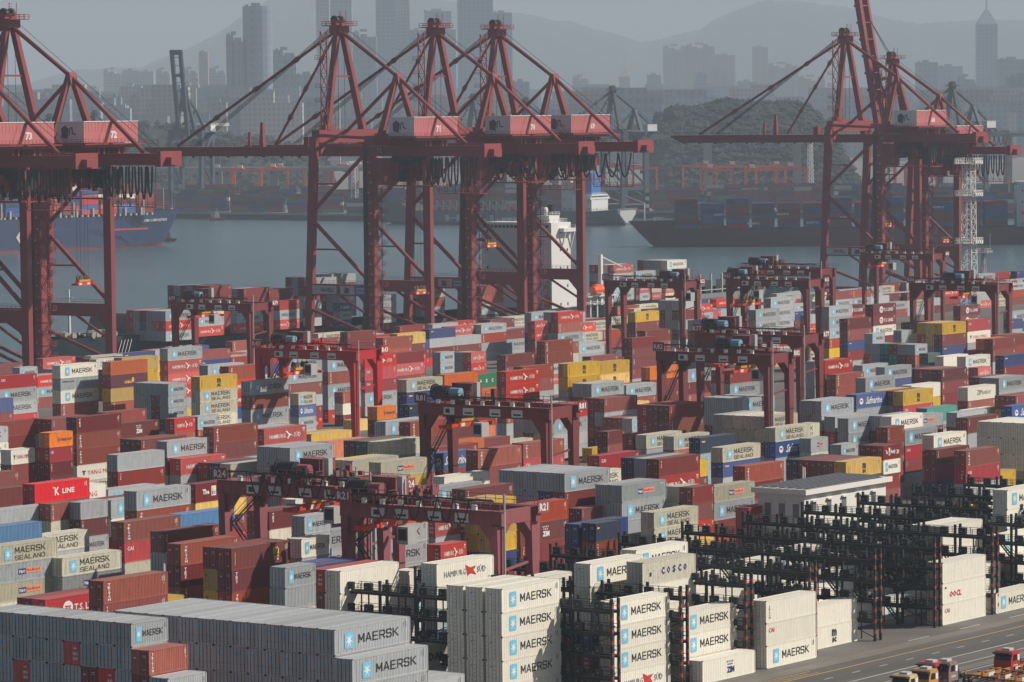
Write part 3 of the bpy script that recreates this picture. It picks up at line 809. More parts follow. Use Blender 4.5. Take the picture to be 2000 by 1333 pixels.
'149.0.1':'~, second down, right of R81, rightmost such',
'150.0.0':'~ behind the white building',
'150.0.1':'~ behind the white building',
'151.0.0':'~ beside the R21 crane',
'151.0.1':'~ beside the R21 crane',
'151.0.2':'~, third down, beside the R21 crane',
'152.0.0':'short ~, topmost, right of R81, leftmost such',
'154.0.0':'~, topmost, right of R81, second such from left',
'154.0.1':'~, second down, right of R81',
'155.0.0':'~, topmost, among the black racks',
'155.0.1':'~, second down, among the black racks',
'156.0.0':'~, topmost, mid picture, rightmost such',
'156.0.1':'~, second down, mid picture',
'157.0.0':'~ mid picture',
'158.0.0':'~, topmost, by the R81 crane, rightmost such',
'161.0.0':'~ by the R82 crane',
'162.0.0':'~, topmost, by the R82 crane, leftmost such',
'162.0.1':'~, second down, by the R82 crane',
'163.0.0':'~, topmost, by the R82 crane, rightmost such',
'163.0.1':'~, second down, by the R82 crane',
'164.0.0':'~, topmost, by the R82 crane, rightmost such',
'165.0.0':'~, topmost, by the R82 crane, second such from left',
'166.0.0':'~, topmost, by the R82 crane, leftmost such',
'167.0.0':'~ right of R82',
'169.0.0':'~ right of R82',
'171.0.0':'~, topmost, right of R82, fourth such from left',
'172.0.0':'~, topmost, right of R82, third such from left',
'173.0.0':'~ at far right centre',
'176.0.0':'~ at far right centre',
'177.0.0':'~ at far right centre',
'178.0.0':'~ at right edge',
'179.0.0':'~ at right edge',
'180.0.0':'~ right of R82',
'183.0.0':'~ right of R82',
'184.0.0':'~, topmost, right of R82, leftmost such',
'187.0.0':'~, topmost, right of R82, second such from left',
'187.0.1':'~ behind the white building',
'188.0.0':'~ right of R82',
'189.0.0':'short ~ right of R82',
'190.0.0':'~, topmost, right of R82, rightmost such',
'191.0.0':'~, topmost, at right edge, leftmost such',
'194.0.0':'~, topmost, at right edge, rightmost such',
'200.0.0':'short ~ behind the white building',
'202.0.0':'~, topmost, by the R82 crane, rightmost such',
'202.0.1':'~ behind the white building',
'204.0.0':'~ behind the white building',
'204.0.1':'~ behind the white building',
'207.0.0':'~, topmost, at right edge, leftmost such',
'207.0.1':'~ behind the white building',
'208.0.0':'~ at right edge',
'208.0.1':'~ at right edge',
'210.0.0':'~, topmost, at right edge, rightmost such',
'210.0.1':'~ at right edge',
'210.0.2':'~, third down, beside the roadway',
'210.0.3':'~, fourth down, beside the roadway',
'216.0.0':'~ right of R82',
'220.0.0':'~ at far right centre',
'220.0.1':'~, second down, at far right centre',
'226.0.0':'~, topmost, at far right centre',
'239.0.0':'~ under crane 69',
'240.0.0':'~ by the R77 crane',
'242.0.0':'~, topmost, by the R43 crane',
'242.0.1':'~, second down, by the R43 crane',
'244.0.0':'~ at upper centre',
'246.0.0':'~, topmost, under crane 69',
'246.0.1':'~, second down, under crane 69',
'259.0.0':'~, topmost, by the R79 crane, leftmost such',
'270.0.0':'~, topmost, under the R24 crane',
'274.0.0':'~ under the R24 crane',
'275.0.0':'short ~, topmost, beside the R21 crane',
'275.0.1':'short ~, second down, beside the R21 crane',
'275.0.2':'short ~, third down, beside the R21 crane',
'275.0.3':'short ~ beside the R21 crane',
}
# ================================================================ large structure: water, ground, road
def grid_sheet(name, x0, x1, y0, y1, z, mat, lab, cat, rz=0, loc=(0, 0, 0)):
    b = MB(); b.add([(x0, y0, z), (x1, y0, z), (x1, y1, z), (x0, y1, z)], [(0, 1, 2, 3)], 0)
    return tag(b.build(name, [mat], None, loc, rz), lab, cat, kind='structure')
def water_mat():
    m = bpy.data.materials.new('sea'); m.use_nodes = True; t = m.node_tree; N = t.nodes; L = t.links; b = N['Principled BSDF']
    b.inputs['Base Color'].default_value = (.045, .085, .10, 1); b.inputs['Roughness'].default_value = .22; b.inputs['IOR'].default_value = 1.33
    tc = N.new('ShaderNodeTexCoord'); h = None
    mp = N.new('ShaderNodeMapping'); mp.inputs['Scale'].default_value = (.05, .16, 1); mp.inputs['Rotation'].default_value = (0, 0, .25); L.new(tc.outputs['Object'], mp.inputs[0])
    n1 = N.new('ShaderNodeTexNoise'); n1.inputs['Scale'].default_value = 1.6; n1.inputs['Detail'].default_value = 8; n1.inputs['Roughness'].default_value = .62; L.new(mp.outputs[0], n1.inputs['Vector'])
    n2 = N.new('ShaderNodeTexNoise'); n2.inputs['Scale'].default_value = .07; n2.inputs['Detail'].default_value = 4; L.new(mp.outputs[0], n2.inputs['Vector'])
    bp = N.new('ShaderNodeBump'); bp.inputs['Strength'].default_value = .55; bp.inputs['Distance'].default_value = 1.2; L.new(n1.outputs[0], bp.inputs['Height']); L.new(bp.outputs[0], b.inputs['Normal'])
    mx = N.new('ShaderNodeMix'); mx.data_type = 'RGBA'; mx.inputs['A'].default_value = (.03, .07, .085, 1); mx.inputs['B'].default_value = (.075, .12, .14, 1); L.new(n2.outputs[0], mx.inputs['Factor']); L.new(mx.outputs['Result'], b.inputs['Base Color'])
    return m
def ground_mat(name, c1, c2, s=.05, rough=.85, sx=.35):
    m = bpy.data.materials.new(name); m.use_nodes = True; t = m.node_tree; N = t.nodes; L = t.links; b = N['Principled BSDF']; b.inputs['Roughness'].default_value = rough
    tc = N.new('ShaderNodeTexCoord'); a = N.new('ShaderNodeTexNoise'); a.inputs['Scale'].default_value = s; a.inputs['Detail'].default_value = 10; a.inputs['Roughness'].default_value = .7
    mp = N.new('ShaderNodeMapping'); mp.inputs['Scale'].default_value = (sx, 1, 1); L.new(tc.outputs['Object'], mp.inputs[0]); L.new(mp.outputs[0], a.inputs['Vector'])
    r = N.new('ShaderNodeValToRGB'); r.color_ramp.elements[0].position = .35; r.color_ramp.elements[1].position = .7
    r.color_ramp.elements[0].color = (*c1, 1); r.color_ramp.elements[1].color = (*c2, 1); L.new(a.outputs[0], r.inputs[0])
    f = N.new('ShaderNodeTexNoise'); f.inputs['Scale'].default_value = 2.2; f.inputs['Detail'].default_value = 8; L.new(tc.outputs['Object'], f.inputs['Vector'])
    mx = N.new('ShaderNodeMix'); mx.data_type = 'RGBA'; mx.blend_type = 'MULTIPLY'; mx.inputs['Factor'].default_value = .35; L.new(r.outputs[0], mx.inputs['A']); L.new(f.outputs[1], mx.inputs['B']); L.new(mx.outputs['Result'], b.inputs['Base Color'])
    return m
QA, QV, QS = 755., -731., -.04       # quay edge: v = QV + QS*(u-QA)
def vq(a): return QV+QS*(a-QA)
grid_sheet('water', -20000, 20000, -500, 29000, -4.5, water_mat(), 'grey green harbour water with small ripples', 'water')
G = MB()
yc = [(100, vq(100)), (2600, vq(2600)), (2600, 300), (100, 300)]
top = [yard(a, b, 0) for a, b in yc]; bot = [yard(a, b, -9) for a, b in yc]
G.add(top+bot, [(3, 2, 1, 0), (0, 1, 5, 4), (1, 2, 6, 5), (2, 3, 7, 6), (3, 0, 4, 7)], 0)
tag(G.build('ground', [ground_mat('yard_concrete', (.115, .105, .095), (.20, .185, .165))]), 'worn grey concrete of the container yard', 'ground', kind='structure')
rd = MB(); rd.box(-260, 900, -16.5, 9.6, 0, .006)      # local y towards the sea
ROADO = yard(440, -250, 0)
tag(rd.build('road', [ground_mat('asphalt', (.075, .07, .065), (.175, .163, .148), .16, .85, .06)], None, tuple(ROADO), RZ), 'grey asphalt yard road with worn lanes', 'road', kind='structure')
mk = MB()
def stripe(v, u0, u1, w, m): mk.box(u0-440, u1-440, -(v+250)-w/2, -(v+250)+w/2, .006, .011, m)
stripe(-256.9, 380, 900, .28, 1); stripe(-250.0, 380, 900, .26, 0); stripe(-246.2, 380, 900, .22, 0); stripe(-242.3, 380, 900, .20, 0)
for i in range(60): stripe(-253.8, 396+i*6.7, 396+i*6.7+2.0, .2, 0)
for i in range(12): stripe(-262.6, 452+i*14, 452+i*14+5.5, .25, 0)
for i in range(9): stripe(-258.3, 408+i*1.3, 408+i*1.3+.25, .9, 1)
stripe(-257.6, 406, 421, .15, 1); stripe(-259.0, 406, 421, .15, 1)
tag(mk.build('road_marking', [flat('marking_white', (.50, .48, .44)), flat('marking_yellow', (.50, .30, .06))], None, tuple(ROADO), RZ), 'worn white and yellow lane lines on the yard road', 'road marking', kind='structure')
cs = MB(); cs.box(-120, 500, 9.6, 12.0, 0, .008); cs.box(-120, 500, -7.0, -5.2, .006, .010)
tag(cs.build('pavement', [ground_mat('light_concrete', (.17, .15, .125), (.27, .24, .20), .2)], None, tuple(ROADO), RZ), 'paler concrete strips along the yard road', 'concrete strip', kind='structure')
# ================================================================ containers
LEN = {20: 6.06, 40: 12.19, 45: 13.72}; CW = 2.438
def ch(L, c): return 2.59 if L == 20 or c in 'spPlRW' else 2.9
def body_mb(L, h, reefer, lod=1):
    b = MB(); p = .14
    b.box(.06, L-.06, .05 if lod else .02, CW-.03, .17, h-.035)                # inner volume, walls just inside the frame
    for x in (0, L-p):
        for y in (0, CW-p): b.box(x, x+p, y, y+p, 0, h)
    for y0, y1 in ((0, .08), (CW-.08, CW)):
        b.box(p, L-p, y0, y1, .02, .18); b.box(p, L-p, y0, y1, h-.09, h-.002)
    for x0, x1 in ((0, .10), (L-.10, L)): b.box(x0, x1, p, CW-p, .02, .17); b.box(x0, x1, p, CW-p, h-.11, h-.001)
    if L > 13:
        for x in (.72, L-.86): b.box(x, x+.14, -.002, .05, .02, h-.01)
    for x in (-.006, L-.17):                                                      # corner castings
        for y in (-.006, CW-.17):
            for z in (-.012, h-.10): b.box(x, x+.176, y, y+.176, z, z+.112, 1)
    if lod:
        x = p+.02
        if reefer:
            while x < L-p-.3:
                b.box(x, x+.36, .030, .06, .19, h-.10); x += .40
        else:
            vs = []; fs = []
            while x < L-p-.28:
                for q, d in ((0, .052), (.035, .016), (.14, .016), (.175, .052)): vs.append((x+q, d))
                x += .278
            vs.append((L-p, .052)); n = len(vs)
            b.add([(a, c, .18) for a, c in vs]+[(a, c, h-.09) for a, c in vs], [(i, i+1, i+1+n, i+n) for i in range(n-1)], 0)
        x = .45
        while x < L-.4: b.box(x, x+.18, .12, CW-.12, h-.036, h-.029); x += .62    # roof ribs
    return b
def door_mb(h, left, cls, reefer):
    """one door leaf; local x is outwards along -x; slot 0 paint, 1 steel, 2 mark"""
    b = MB(); y0, y1 = (1.225, CW-.15) if left else (.15, 1.213)
    b.box(-.004, .055, y0, y1, .18, h-.12)
    if not reefer:
        for i in range(5):
            z = .30+i*(h-.52)/5; b.box(-.022, -.004, y0+.10, y1-.10, z, z+(h-.52)/5-.16)
    else:
        for i in range(5): b.box(-.03, -.004, y0 if left and 0 else y0+.0, y0+.12, .3+i*(h-.5)/5, .36+i*(h-.5)/5, 1); b.box(-.03, -.004, y1-.12, y1, .3+i*(h-.5)/5, .36+i*(h-.5)/5, 1)
    for y in (y0+.26, y1-.30):
        b.box(-.062, -.030, y, y+.038, .10, h-.06, 1); b.box(-.075, -.03, y-.04, y+.09, .95, 1.02, 1)
    mm = lambda ya, yb, za, zb, s=2: b.box(-.030, -.0225, ya, yb, za, zb, s)
    c = (y0+y1)/2
    if cls == 'm' and left: mm(c-.18, c+.12, h-.95, h-.62, 3)
    if cls == 'r' and not left:
        for i in (0, 1):
            for j in (0, 1): mm(c-.34+i*.40, c-.06+i*.40, h-1.45-j*.55, h-1.12-j*.55)
        mm(c-.2, c+.3, h-.75, h-.62)
    if cls == 'b':
        if left: mm(c+.02, c+.34, h-.95, h-.78); mm(c-.3, c-.22, .9, 1.0, 4)
        else: mm(c-.3, c+.2, h-.62, h-.55); mm(c-.3, c+.1, h-.80, h-.74); mm(c-.2, c+.15, .55, .62)
    if cls == 'w' and left: mm(c-.16, c+.02, h-.85, h-.62, 3)
    if cls == 'y' and left: mm(c+.0, c+.25, h-.95, h-.70, 4)
    return b
def dcls(c):
    if c in 'mg': return 'm'
    if c in 'rq': return 'r'
    if c in 'yY': return 'y'
    if c in REEFER or c in 'sPpW': return 'w'
    return 'b'
def cmats(c): m = cmat(CODE[c]); return [m, CAST]
CAST = flat('casting_steel', (.07, .065, .06), .7)
_BM = {}
def body_mesh(c, L, h):
    k = ('b', c, L, h)
    if k not in _BM: _BM[k] = body_mb(LEN[L], h, c in REEFER).mesh('container_body', cmats(c))
    return _BM[k]
def door_mesh(c, h, left):
    k = ('d', c, h, left)
    if k not in _BM: _BM[k] = door_mb(h, left, dcls(c), c in REEFER).mesh('door', [cmat(CODE[c]), INK['midgrey'] if c in REEFER else CAST if c in 'mg' else INK['midgrey'], INK['white'], INK['sky'], INK['black']])
    return _BM[k]
def art_meshes(c, L, h):
    k = ('a', c, L, h)
    if k not in _BM:
        a, e = art(c, LEN[L], h)
        _BM[k] = (a.mesh('lettering', INKS) if a.n else None, e.mesh('emblem', INKS) if e.n else None)
    return _BM[k]
ALLC = sorted(set(CODE.values())); MASSM = [cmat(k) for k in ALLC]+[CAST]+INKS+[INK['midgrey']]
MI = {k: i for i, k in enumerate(ALLC)}; CI = len(ALLC); II = CI+1; GI = II+len(INKS)
mass = MB()                                              # everything past the 300 that show largest
_MC = {}; rm = random.Random(99)
def mass_container(c, L, h, org, rz=0., detail=True):
    k = (c, L, h, detail)
    if k not in _MC:
        b = MB(); q = MI[CODE[c]]
        b.merge(body_mb(LEN[L], h, c in REEFER, 0), None, {0: q, 1: CI})
        if detail:
            a, e = art(c, LEN[L], h); mm = {i: II+i for i in range(len(INKS))}
            b.merge(a, None, mm); b.merge(e, None, mm)
            for lf in (0, 1): b.merge(door_mb(h, lf, dcls(c), c in REEFER), None, {0: q, 1: CI if c in 'mg' else GI, 2: II+1, 3: II, 4: II+2})
        _MC[k] = b
    M = np.array(Matrix.Translation(org) @ Matrix.Rotation(rz, 4, 'Z'))
    mass.merge(_MC[k], M, None, rm.random())
FILL = 'bbTgmgrbxqNgYbgs'
rf = random.Random(5)
def place_container(c, L, h, a, b, z0, key, ship):
    lab = LAB.get(key)
    jx = 0 if ship else rf.uniform(-.05, .05)
    if lab is None:
        # mass is kept in yard-local axes: x = u, y = -v
        mass_container(c, L, h, (a+jx, -b, z0)); return
    P = yard(a+jx, b, z0)
    r = obj('shipping_container', body_mesh(c, L, h), None, tuple(P), RZ)
    tag(r, lab.replace('~', LOOK[c]), 'container', 'shipping containers stacked in the yard')
    for lf in (0, 1): obj('door', door_mesh(c, h, lf), r)
    A, E_ = art_meshes(c, L, h)
    if A: obj('lettering', A, r)
    if E_: obj('emblem', E_, r)
for si, (a, b, zt, L, gap, ship, cols) in enumerate(STACKS):
    for ci, col in enumerate(cols.split('|')):
        z = zt
        for ti, c in enumerate(col):
            h = ch(L, c); z0 = z-h
            if z0 < -.2: z0 = 0.
            place_container(c, L, h, a, b-ci*(CW+gap), z0+.012, '%d.%d.%d' % (si, ci, ti), ship); z -= h
        base = 6 if ship else 0
        while z-base > 1.4:
            c = FILL[rf.randrange(len(FILL))]; mass_container(c, L, 2.59, (a, -(b-ci*(CW+gap)), max(z-2.59, base)), detail=not ship); z -= 2.59
# ================================================================ reefer racks
BLK = paint('rack_black_steel', (.012, .015, .018), .6, dirt=.1, rust=.02, dust=.05, vary=.05); RBAND = flat('rack_red_band', (.32, .05, .03)); LAMP = flat('socket_grey', (.35, .37, .38))
w_ = 1.45
def rack(u0, v0, n, lab, levels=4, first=None):
    P = yard(u0, v0, 0)
    r = empty('reefer_rack', tuple(P), RZ, label=lab, cat='rack', group='black steel racks between the refrigerated containers')
    if first:
        for c in first.children:
            q = c.copy(); COL.objects.link(q); q.parent = r
            for d in c.children: e = d.copy(); COL.objects.link(e); e.parent = q
        return r
    Y = n*2.95; w = 1.45; fr = MB()
    k = 0; y = 0
    while y <= Y+.1:
        for x in (0, w):
            hh = 12.4 if k % 1 == 0 else 11
            fr.box(x-.14, x+.14, y-.16, y+.16, 0, hh)
            if k == 0:
                for j in range(8): fr.box(x-.155, x+.155, y-.175, y+.175, 1.0+j*1.45, 1.5+j*1.45, 1)
        k += 1; y += 5.9
    for x in (0, w):
        for l in range(levels): fr.box(x-.1, x+.1, 0, Y, 2.72+l*2.72-.34, 2.72+l*2.72, 0)
    for i in range(n+1):
        for x in (0, w): fr.box(x-.07, x+.07, i*2.95-.07, i*2.95+.07, 0, 11.0 if i % 2 else 11.9)
    for i in range(0, n, 4): fr.bar((w/2, i*2.95, .2), (w/2, i*2.95+5.9, 2.5), .1); fr.bar((w/2, i*2.95+5.9, 5.6), (w/2, i*2.95, 7.9), .1)
    fr.build('rack_frame', [BLK, RBAND], r)
    for l in range(levels):
        z = 2.72+l*2.72; pf = MB(); pf.box(-.3, w+.3, 0, Y, z, z+.05); pf.box(.2, .5, 0, Y, z+.05, z+.2)
        po = pf.build('platform', [BLK], r)
        rl = MB()
        for x in (-.32, w+.32):
            for zz in (.5, 1.0): rl.box(x-.03, x+.03, 0, Y, z+zz, z+zz+.06)
            for i in range(int(Y/1.47)+1): rl.box(x-.035, x+.035, i*1.47, i*1.47+.07, z, z+1.0)
        rl.build('railing', [BLK], po)
        for i in range(n):
            if (l, i) == (0, 0): sbm = (lambda s: (s.box(-.66, -.12, -.55, .6, .3, 1.2), s.box(-.68, -.66, .1, .25, .6, .75, 1), s)[-1])(MB()).mesh('socket_box', [BLK, LAMP])
            obj('socket_box', sbm, po, (0, 1.5+i*2.95, z))
    for l in range(levels):
        z = 2.72*l; st = MB(); y0 = 8.2 if l % 2 == 0 else 14.2
        for x in (.35, 1.1): st.bar((x, y0-2.6, z), (x, y0, z+2.72), .07, .22)
        for i in range(9): st.box(.35, 1.1, y0-2.6+i*.29-.1, y0-2.6+i*.29+.1, z+.28*i+.1, z+.28*i+.14)
        for x in (.32, 1.13): st.bar((x, y0-2.6, z+1), (x, y0, z+3.72), .05, .05)
        st.build('stair', [BLK], r)
    return r
r0 = None
RN = ['first', 'second', 'third', 'fourth', 'fifth', 'sixth', 'seventh', 'eighth', 'ninth', 'tenth', 'eleventh']
RU = [387.3, 402.4, 417.3, 432.8, 449.4, 465.4, 481.6, 498, 514.3, 531, 547.3]
for k in range(11):
    r0_ = rack(RU[k], -266.2-.0*k, 14, '%s black steel rack from the front, with platforms and red banded posts' % RN[k], first=r0)
    r0 = r0 or r0_
# reefers seen only in slivers between the racks
rr = random.Random(3)
for k in range(0, 11):
    for j in range(14):
        if rr.random() < .42:
            vv = -266.6-2.95*j; uu = RU[k]+2.6
            if k < 5 and j < 2 or (k in (5, 6) and j < 5) or k < 2: continue
            for l in range(rr.choice((1, 1, 2, 3))): mass_container(rr.choice('MMwwHA'), 40, 2.9, (uu, -vv, .01+2.9*l))
# ================================================================ white building with the solar roof
def solar_building():
    c = at_z(1574, 957, 11.4); a, b = uv(c)
    La, Wd, Hh = 26.8, 10.2, 11.2
    r = empty('warehouse_building', tuple(yard(a, b, 0)), RZ, label='white low building with a roof of dark solar panels behind the black racks', cat='building')
    wall = paint('white_render', (.74, .72, .66), .75, dirt=.12, rust=.0, dust=0, vary=0)
    w = MB(); w.box(.8, La-.8, .8, Wd-.8, 0, Hh-.7); w.build('wall', [wall], r)
    e = MB(); e.box(0, La, 0, Wd, Hh-.7, Hh); e.box(0, La, -.0, .25, Hh, Hh+.12); e.box(0, .25, .25, Wd, Hh, Hh+.12); ro = e.build('roof', [wall], r)
    pv = MB(); 
    for i in range(14):
        for j in range(6): pv.box(.7+i*1.82, .7+i*1.82+1.5, .5+j*1.58, .5+j*1.58+1.25, Hh+.28, Hh+.34)
    pm = paint('solar_panel', (.07, .075, .085), .28, dirt=.2, rust=0, dust=.25, vary=.05); pv.build('solar_panel', [pm], ro)
    gl = flat('window_grey', (.16, .17, .18), .3)
    for i in range(5):
        for side in (0, 1):
            x = 3+i*4.6 if side == 0 else 0
            f = MB()
            if side == 0: f.box(x, x+1.3, .72, .80, 7.2, 9.2, 0); f.box(x-.2, x+1.5, .35, .80, 9.2, 9.45, 1)
            elif i < 3: f.box(.72, .80, 1.8+i*2.6, 2.9+i*2.6, 6.8, 9.0, 0); f.box(.35, .80, 1.6+i*2.6, 3.1+i*2.6, 9.0, 9.25, 1)
            if f.n: f.build('window', [gl, wall], r)
    ck = MB(); ck.tube((15, 9.8, Hh+.1), (15, 9.8, Hh+2.2), .12); ck.tube((15.6, 9.8, Hh+.1), (15.6, 9.8, Hh+2.0), .12); ck.build('roof_vent', [wall], ro)
solar_building()
# ================================================================ cranes
RED = {'deep': paint('crane_red', lin((142, 56, 60)), .5, dirt=.3, rust=.03, dust=.1, vary=.06, bump=.1), 'bright': paint('crane_bright_red', lin((190, 26, 30)), .45, dirt=.15, rust=.0, dust=.05),
       'pink': paint('crane_faded_red', lin((148, 78, 84)), .7, dirt=.45, rust=.03, dust=.1), 'maroon': paint('crane_maroon', lin((124, 46, 48)), .55, dirt=.35, rust=.04, dust=.1),
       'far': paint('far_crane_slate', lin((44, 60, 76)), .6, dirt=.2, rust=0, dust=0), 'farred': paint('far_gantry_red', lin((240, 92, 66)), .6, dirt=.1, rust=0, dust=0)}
CBLK = flat('crane_black', (.018, .018, .02), .5); CWHT = flat('crane_white', (.72, .71, .68)); SPR = paint('spreader_red', lin((226, 62, 34)), .45, dirt=.3, rust=.1, dust=.1); HB = paint('headblock_yellow', lin((214, 160, 40)), .5, dirt=.4, rust=.2, dust=.1)
CGRN = flat('cable_reel_green', lin((30, 52, 52))); MBLU = flat('motor_blue', lin((130, 170, 190)), .35); MGRY = flat('cabinet_grey', (.42, .42, .41)); CYEL = flat('crane_yellow', lin((226, 170, 60)))
def board(mb, s, org, dx, dy, w, h, ink, back=None, nrm=(0, 0, 0), bold=.03):
    org = np.array(org, float); dx = np.array(dx, float); dy = np.array(dy, float); nrm = np.array(nrm, float)
    if back is not None: mb.tri(SQ, org, dx*w, dy*h, back)
    t = font_text(s, bold); tw = min(w*.86, t[2]*h*.64); mb.tri(t, org+dx*(w-tw)/2+dy*h*.18+nrm*.02, dx*(tw/t[2]), dy*h*.64, ink)
def rail(mb, pts, h=1.1, m=0, st=1.5, r=.035):
    for a, b in zip(pts, pts[1:]):
        a = np.array(a, float); b = np.array(b, float); L = np.linalg.norm(b-a); n = max(1, int(L/st))
        for k in (h, h*.5): mb.bar(a+(0, 0, k), b+(0, 0, k), r*2, r*2, m)
        for i in range(n+1): p = a+(b-a)*i/n; mb.bar(p, p+np.array((0, 0, h)), r*2, r*2, m)
def spreader(name, parent, loc, L=12., paintm=None, tele=True):
    s = MB(); p = 0
    s.box(-2.6, 2.6, -.55, .55, 0, .9, 0); s.box(-L/2, L/2, -.42, .42, .10, .62, 0)
    for x in (-L/2, L/2-.4): s.box(x, x+.4, -1.2, 1.2, .0, .55, 0)
    for x in (-1.6, 1.6): s.box(x-.5, x+.5, -.57, -.555, .15, .7, 2)
    s.box(-2.2, 2.2, -.7, .7, .95, 1.5, 1)
    for x in (-1.5, 1.5):
        for y in (-.5, .5): s.tube((x-.0, y-.15, 2.0), (x, y+.15, 2.0), .62, 3, 12)
    return s.build(name, [paintm or SPR, HB, CWHT, flat('sheave_brown', (.10, .055, .03))], parent, loc)
def rtg(num, a, b, ztop, col, label, cablev=.5, hoist=.5, span=24.5, base=7.6):
    """rubber tyred gantry: a,b = yard position of the near sea-side leg; local x along yard, y towards the sea, beams run along y"""
    P = yard(a, b+span, 0); m = RED[col]
    r = empty('gantry_crane', tuple(P), RZ, label=label, cat='gantry crane', group='red rubber tyred gantry cranes over the stacks')
    Z = ztop; G0 = Z-1.9
    for x in (0, base):
        for y in (0, span):
            g = MB(); w1 = 1.9; s = 1 if y == 0 else -1
            yo = y; g.bar((x, y, 2.2), (x, y+0, G0), 1.0, .85, 0, 1.15, 1.9)
            g.prism([(y, G0), (y+s*2.6, G0), (y+s*.9, G0-2.2), (y, G0-2.2)] if s > 0 else [(y, G0), (y, G0-2.2), (y+s*.9, G0-2.2), (y+s*2.6, G0)], x-.5, x+.5, 'x')
            g.bar((x, y, G0-9), (x, y, G0-8.9), 1.3, 1.3, 1); g.build('leg', [m, CBLK], r)
    for x in (0, base):
        g = MB(); g.box(x-.55, x+.55, -1.0, span+1.0, G0, Z)
        xs = x-.56 if x == 0 else x+.56
        if x == 0:
            for i, yy in enumerate((.78, .62, .40, .22)): g.tri(SQ, (x-.565, yy*span+1.1, G0+.25), (0, -2.2, 0), (0, 0, 1.2), 1); g.tri(SQ, (x-.57, yy*span+.75, G0+.5), (0, -1.5 if i else -.9, 0), (0, 0, .28 if i else .7), 2)
            for i in range(7): g.box(x-1.15, x-.75, 3+i*3-.35, 3+i*3+.35, Z+.1, Z+.8, 1)
        gi = g.build('girder', [m, CWHT, CBLK], r)
        w = MB(); xo = x-1.1 if x == 0 else x+1.1; w.box(min(x, xo)-.05, max(x, xo)+.05, -1.2, span+1.2, Z, Z+.08); rail(w, [(xo, -1.2, Z+.05), (xo, span+1.2, Z+.05)]); w.build('walkway', [m], gi)
    for y in (0, span):
        g = MB(); g.box(.56, base-.56, y-.5, y+.5, G0+.1, Z-.02)
        for x in (.56, base-.56):
            s = 1 if x < 1 else -1; g.prism([(x, G0+.1), (x+s*1.8, G0+.1), (x, G0-1.7)], y-.45, y+.45, 'y')
        g.build('end_beam', [m], r)
        g = MB(); g.box(-2.4, base+2.4, y-.55, y+.55, 1.2, 2.2)
        g.build('sill_beam', [m], r)
        for x in (-1.6, base+1.6):
            wv = MB(); wv.tube((x, y-.45, .8), (x, y+.45, .8), .8, 0, 16); wv.box(x-.5, x+.5, y-.3, y+.3, .8, 1.2, 1); wv.build('wheel', [CBLK, m], r)
    for y in (0,):
        g = MB(); g.bar((.5, y, G0-6), (base-.5, y, G0-5.2), .3, .3); g.build('brace', [m], r)
    pts = [(.6, span, 2.2), (base-1, span, 8.5), (1, span, 14.5), (base-1.2, span, G0-1)]
    g = MB()
    for p, q in zip(pts, pts[1:]):
        for dy in (-.9, -.2):
            g.bar((p[0], p[1]+dy, p[2]), (q[0], q[1]+dy, q[2]), .08, .22); g.bar((p[0], p[1]+dy, p[2]+1), (q[0], q[1]+dy, q[2]+1), .06, .06)
        n = 22
        for i in range(n): t = i/n; x = p[0]+(q[0]-p[0])*t; z = p[2]+(q[2]-p[2])*t; g.box(x-.12, x+.12, span-.9, span-.2, z, z+.05)
    g.build('stair', [CBLK], r)
    # number boards
    for (x, y, ax) in ((-1.25, span+1.2, 'x'), (-1.25, .4, 'x'), (base-.4, -1.25, 'y')):
        if num and not (ax == 'x' and y < 1):
            g = MB()
            if ax == 'x': g.box(x, x+.1, y-2.6, y, Z+.15, Z+1.8, 0); board(g, num, (x-.02, y, Z+.15), (0, -1, 0), (0, 0, 1), 2.6, 1.65, 1)
            else: g.box(x, x+2.6, y, y+.1, Z-.9, Z+.7, 0); board(g, num, (x, y-.02, Z-.9), (1, 0, 0), (0, 0, 1), 2.6, 1.6, 1)
            g.build('number_board', [m, INK['white']], r)
    # trolley
    ty = span*cablev; t = MB(); t.box(-.6, base+.6, ty-3.4, ty+3.4, Z+.5, Z+.85)
    for x in (.0, base): 
        for y in (-2.8, 2.8): t.tube((x-.15, ty+y, Z+.35), (x+.15, ty+y, Z+.35), .38, 1, 10)
    tr = t.build('trolley', [m, CBLK], r)
    t = MB(); t.box(2.8, 5.6, ty-1.9, ty+2.1, Z+.85, Z+3.2); t.box(2.7, 5.7, ty-2.0, ty+2.2, Z+3.2, Z+3.28); t.build('machinery_house', [RED['maroon'] if col != 'pink' else RED['pink']], tr)
    t = MB(); t.tube((1.2, ty+1.4, Z+1.9), (1.2, ty+4.2, Z+1.9), 1.05, 0, 14); t.tube((1.2, ty+4.2, Z+1.9), (1.2, ty+4.5, Z+1.9), 1.3, 0, 14); t.build('hoist_drum', [CBLK], tr)
    t = MB(); t.tube((1.2, ty-.9, Z+1.8), (1.2, ty+1.0, Z+1.8), .85, 0, 14); t.build('hoist_motor', [MBLU if col != 'pink' else m], tr)
    t = MB(); t.box(1.6, 2.5, ty-3.9, ty-3.0, Z+.85, Z+3.6); t.build('cabinet', [MGRY], tr)
    t = MB(); rail(t, [(-.6, ty+3.4, Z+.8), (-.6, ty-3.4, Z+.8), (base+.6, ty-3.4, Z+.8)], 1.1)
    for i in range(14 if col != 'pink' else 46): q = random.uniform; x = q(-.3, base); y = ty+q(-4.4, 4.0)*(1 if col != 'pink' else 1.5); t.box(x, x+q(.3, .9), y, y+q(.3, .9), Z+.85, Z+.85+q(.4, 1.5), random.choice((0, 0, 1)))
    for i in range(6): x = random.uniform(0, base); y = ty+random.uniform(-4.5, 4.5); t.bar((x, y, Z+.8), (x, y, Z+random.uniform(2.2, 3.6)), .09, .09, 0)
